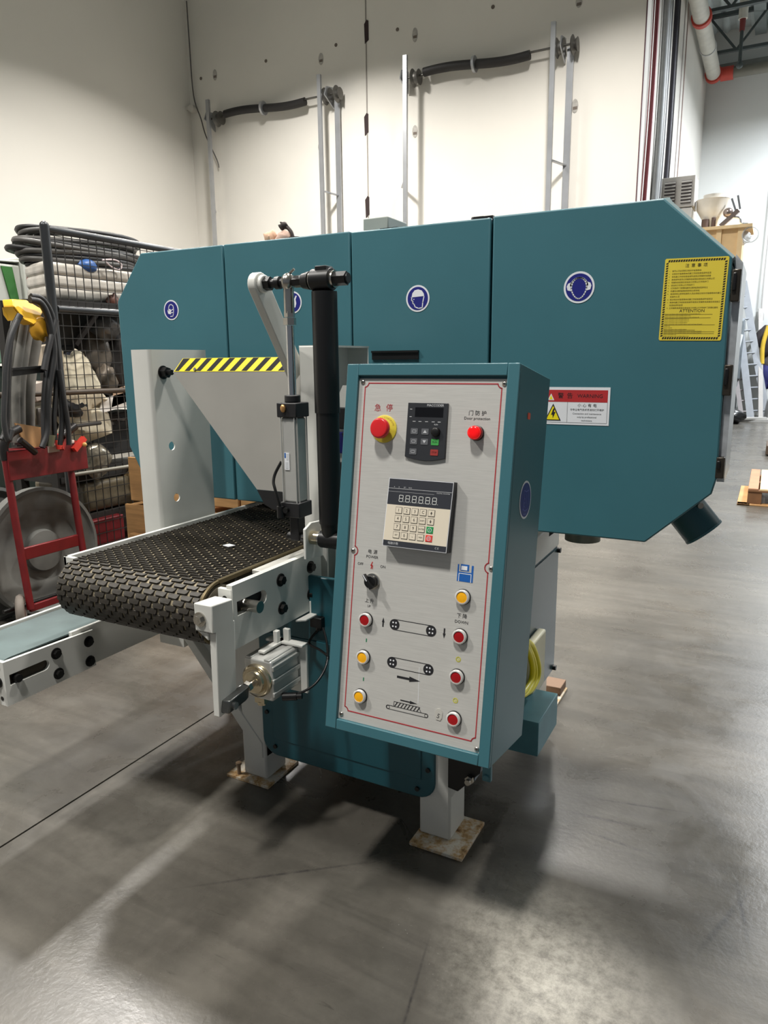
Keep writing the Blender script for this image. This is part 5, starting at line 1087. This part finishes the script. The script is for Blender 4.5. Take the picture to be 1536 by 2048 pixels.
# hand truck, facing right
HT = thing('hand_truck', (-3.68, 2.75, 0), 'red two wheeled hand truck loaded with hoses at the left edge', 'hand truck')
XT = -3.68
for y in (2.535, 2.945):
    obj('side_tube', B().tube([(XT+.04, y, .12), (XT, y, .55), (XT-.03, y, 1.0)], .021, 10), TRED, HT)
hd = obj('handle', B().tube([(XT-.03, 2.535, .98), (XT-.02, 2.53, 1.06), (XT+.0, 2.56, 1.12), (XT+.0, 2.62, 1.145)], .024, 10), mat('black_grip', (28, 26, 26), .5), HT)
ph = obj('top_plate', B().obb((XT, 2.79, .945), (.006, 0, 0), (0, .262, 0), (0, 0, .082)).box((XT-.14, 2.53, 1.020), (XT+.006, 3.05, 1.027)), TRED, HT, bevel=.002, label='dark red top plate')
obj('tape_patch', B().box((XT+.006, 2.78, .99), (XT+.0075, 2.86, 1.025)), mat('tape_grey', (168, 152, 140), .6), ph)
for z in (.435,): obj('cross_bar', B().box((XT-.01, 2.535, z-.035), (XT+.012, 2.945, z+.035)), TRED, HT, bevel=.003)
obj('cross_bar', B().box((XT+.02, 2.535, .10), (XT+.04, 2.945, .14)), TRED, HT, bevel=.003)
obj('toe_plate', B().box((XT+.04, 2.53, .0), (XT+.10, 3.0, .012)), TRED, HT)
obj('axle', B().cyl((XT-.04, 2.42, .125), (XT-.04, 3.05, .125), .012, n=10), BOLT, HT)
for y in (2.60, 2.98):
    y -= .10
    wz = obj('wheel', B().torus((XT-.0, y, .105), (.8, 1, 0), .080, .025, 26, 8), mat('grey_tyre', (112, 104, 96), .7), HT)
    obj('wheel_hub', B().cyl(Vec((XT, y, .105))-Vec((.55, 1, 0)).normalized()*.015, Vec((XT, y, .105))+Vec((.55, 1, 0)).normalized()*.015, .062, n=20), TRED, wz)
# big saw wheel leaning behind
sw = thing('steel_flywheel', (-3.82, 2.80, 0), 'large grey steel saw flywheel leaning behind the hand truck', 'wheel')
GW = mat('dull_grey_wheel', (104, 104, 100), .55, .1, var=.25, scale=5)
ctr = Vec((-3.82, 2.78, .39)); ax = Vec((1, 0, .05)).normalized()
obj('rim', B().lathe(ctr-ax*.03, ax, [(.385, 0), (.385, .06), (.365, .062), (.36, .05), (.33, .045)], 48, caps=False), GW, sw)
obj('disc_face', B().lathe(ctr-ax*.02, ax, [(.362, 0), (.362, .035), (.26, .035), (.25, .02), (.13, .02), (.12, .05), (.05, .06)], 48), GW, sw)
sw2 = obj('steel_flywheel', B().lathe(Vec((-4.0, 2.55, .40)), ax, [(.40, 0), (.40, .05), (.38, .055), (.37, .03), (.2, .03)], 40), GW, label='second grey flywheel behind the first one, at the left edge', cat='wheel')
# yellow capped hose bundle standing on the truck
def col3(p, dx_=0, dy_=0, dz=0): return p+Vec((dx_, dy_, dz))
GD = mat('grey_duct_hose', (112, 110, 104), .45, var=.25, scale=9)
hb_ = thing('hose_bundle', (-3.76, 2.78, 1.03), 'bundle of thick grey hoses under a yellow cap on the hand truck', 'hoses')
for k, (tx, ty, bx_, by_) in enumerate(((38, 625, 20, 880), (58, 640, 40, 890), (78, 645, 58, 885), (48, 640, 32, 885))):
    a, c = W3(tx, ty, -3.80+.02*(k % 2)), W3(bx_, by_, -3.80+.02*(k % 2)); m_ = (a+c)/2+Vec((0, -.03, 0)); obj('thick_hose', B().tube([a, m_, c], .034, 10), GD, hb_)
obj('yellow_cap', B().solid([W3(25, 598, -3.66), W3(53, 600, -3.70), W3(87, 620, -3.66), W3(80, 640, -3.62), W3(68, 650, -3.62), W3(48, 640, -3.62), W3(28, 612, -3.62)], (-.09, 0, .0)).solid([W3(25, 612, -3.63), W3(40, 632, -3.62), W3(37, 642, -3.64), W3(27, 628, -3.66)], (-.09, 0, 0)), mat('warm_yellow_plastic', (232, 178, 40), .4), hb_, bevel=.006)
obj('yellow_flap', B().lump(W3(78, 658, -3.64), .065, (.4, .9, 1.0), 7), mat('ochre_plastic', (184, 134, 24), .5), hb_)
obj('clamp', B().obb(W3(58, 742, -3.66), (.02, 0, 0), (0, .115, .01), (0, 0, .016)).obb(W3(62, 735, -3.64), (.012, 0, 0), (0, .12, .006), (0, 0, .006)), BLACK, hb_)
wh = thing('welding_hoses', (-3.64, 2.95, 1.03), 'black looped cables hanging over the top of the hose bundle', 'cables')
loops = [[(60, 596), (75, 600), (92, 625), (100, 665), (100, 710), (92, 760), (88, 830), (90, 890)], [(62, 592), (85, 598), (104, 630), (112, 680), (118, 730), (122, 790), (124, 840), (120, 890)],
         [(60, 600), (82, 606), (98, 640), (108, 700), (104, 740), (96, 800), (96, 860), (84, 895)], [(36, 640), (20, 680), (12, 730), (10, 780), (8, 840), (16, 880), (24, 860)], [(40, 630), (22, 670), (16, 730), (14, 800), (12, 860), (4, 880)],
         [(104, 640), (110, 720), (112, 780), (108, 840), (110, 880)], [(88, 740), (96, 700), (104, 670), (112, 640)], [(118, 740), (128, 800), (136, 850), (138, 890)]]
for k, L in enumerate(loops): obj('cable', B().tube([W3(x, y, -3.62+.012*(k % 4)) for x, y in L], .015 if k % 2 else .018, 8), HOSE if k % 3 else mat('slate_hose', (46, 46, 47), .5), wh)
obj('hose_end', B().cyl(W3(100, 870, -3.60), W3(99, 893, -3.60), .03, .024, n=14), mat('olive_hose_end', (84, 84, 66), .4), wh)
# bits on the truck plate
obj('cardboard_flap', B().solid([W3(30, 846, -3.74), W3(85, 855, -3.74), W3(78, 902, -3.70), W3(55, 898, -3.70)], (-.01, 0, 0)), CARD, label='folded brown cardboard piece on the hand truck', cat='cardboard')
cl1 = thing('red_clamp', W3(118, 890, -3.66), 'bright red spring clamp on the hand truck plate, left one', 'clamp', 'red clamps on the hand truck')
RC = mat('clamp_red', (214, 60, 48), .35)
obj('jaw', B().bar(W3(116, 868, -3.66), W3(120, 898, -3.66), .03, .03), RC, cl1); obj('jaw', B().bar(W3(128, 872, -3.68), W3(122, 898, -3.66), .03, .03), mat('clamp_dark_red', (140, 24, 22), .4), cl1)
cl2 = thing('red_clamp', W3(155, 890, -3.66), 'bright red clamp at the right end of the hand truck plate', 'clamp', 'red clamps on the hand truck')
obj('jaw', B().bar(W3(148, 900, -3.66), W3(168, 876, -3.66), .03, .03), RC, cl2); obj('jaw', B().bar(W3(150, 884, -3.68), W3(160, 890, -3.68), .02, .02), RC, cl2)
obj('amber_ball', B().ball(W3(169, 889, -3.64), .014), mat('amber_ball', (206, 160, 90), .4), cl2)
obj('black_pipe', B().cyl(W3(40, 880, -3.60), W3(70, 905, -3.64), .018, n=12).cyl(W3(150, 852, -3.66), W3(124, 872, -3.66), .024, n=12).cyl(W3(150, 852, -3.66), W3(200, 846, -3.80), .012, n=10), mat('black_iron_pipe', (34, 30, 30), .4, .4), label='black iron pipes lying across the hand truck plate', cat='pipe')
obj('white_rag', B().lump(W3(142, 888, -3.70), .03, (.6, 1.2, .9), 8), mat('pale_rag', (196, 178, 166), .8), label='small pale rag between the red clamps', cat='rag')
for i, (a, c, cc, lab) in enumerate((((86, 690), (96, 735), (206, 190, 168), 'cream tube standing behind the hoses'), ((105, 700), (112, 780), (198, 184, 158), 'cream pointed panel behind the cage post'), ((68, 765), (78, 800), (196, 182, 170), 'pinkish cream box end behind the hoses'), ((82, 815), (86, 850), (120, 116, 110), 'grey block standing behind the hoses'), ((66, 800), (64, 850), (128, 122, 104), 'olive grey tube behind the hoses'))):
    obj('stored_piece', B().bar(W3(a[0], a[1], -4.02), W3(c[0], c[1], -4.02), .08 if i < 4 else .04, .10), mat('stored_%d' % i, cc, .6), label=lab, cat='part', bevel=.006)
# green machine beyond
gm = thing('green_machine', (-5.6, 3.9, 0), 'pale green machine with a white head at the far left edge', 'machine')
PG = mat('mint_green_paint', (142, 178, 152), .45); OW = mat('off_white_machine', (196, 198, 190), .45)
p0, p1_ = W3(-20, 650, -5.2), W3(40, 690, -5.2)
obj('bench', B().box((-6.1, 3.3, 1.50), (-5.2, 5.6, 1.74)), PG, gm, bevel=.01)
obj('bench', B().box((-6.1, 3.5, .05), (-5.25, 4.4, 1.48)), mat('dark_green_machine', (40, 52, 44), .5), gm, bevel=.01)
obj('head', B().box((-5.9, 3.3, 1.88), (-5.2, 4.06, 2.24)).solid([(-5.9, 3.3, 2.24), (-5.2, 3.3, 2.24), (-5.2, 3.95, 2.28), (-5.2, 4.06, 2.24), (-5.9, 4.06, 2.24)], (0, 0, .0)), OW, gm, bevel=.015)
obj('head_cover', B().solid([(-5.19, 3.70, 2.22), (-5.19, 3.79, 2.22), (-5.19, 3.82, 1.98), (-5.19, 3.76, 1.92)], (-.02, 0, 0)), mat('bright_green_paint', (48, 112, 42), .5), gm)
obj('head_column', B().box((-5.5, 3.86, 1.74), (-5.15, 3.96, 2.30)), OW, gm, bevel=.01)
for z in (2.17, 1.98): obj('red_knob', B().ball((-5.13, 3.90, z), .022).cyl((-5.15, 3.88, z-.04), (-5.12, 3.90, z), .012, n=8), mat('dull_red_knob', (120, 40, 36), .5), gm)
obj('head_label', B().text('MAC', .07, Matrix(((0, 0, 1, -5.195), (1, 0, 0, 4.02), (0, 1, 0, 2.20), (0, 0, 0, 1)))), DPRINT, gm)
obj('grey_plate', B().box((-5.2, 3.98, 1.98), (-5.17, 4.10, 2.07)), mat('grey_plate', (100, 102, 96), .5), gm)
obj('lower_head', B().box((-5.8, 3.3, 1.745), (-5.22, 4.0, 1.87)), mat('dark_head', (60, 62, 58), .5), gm)
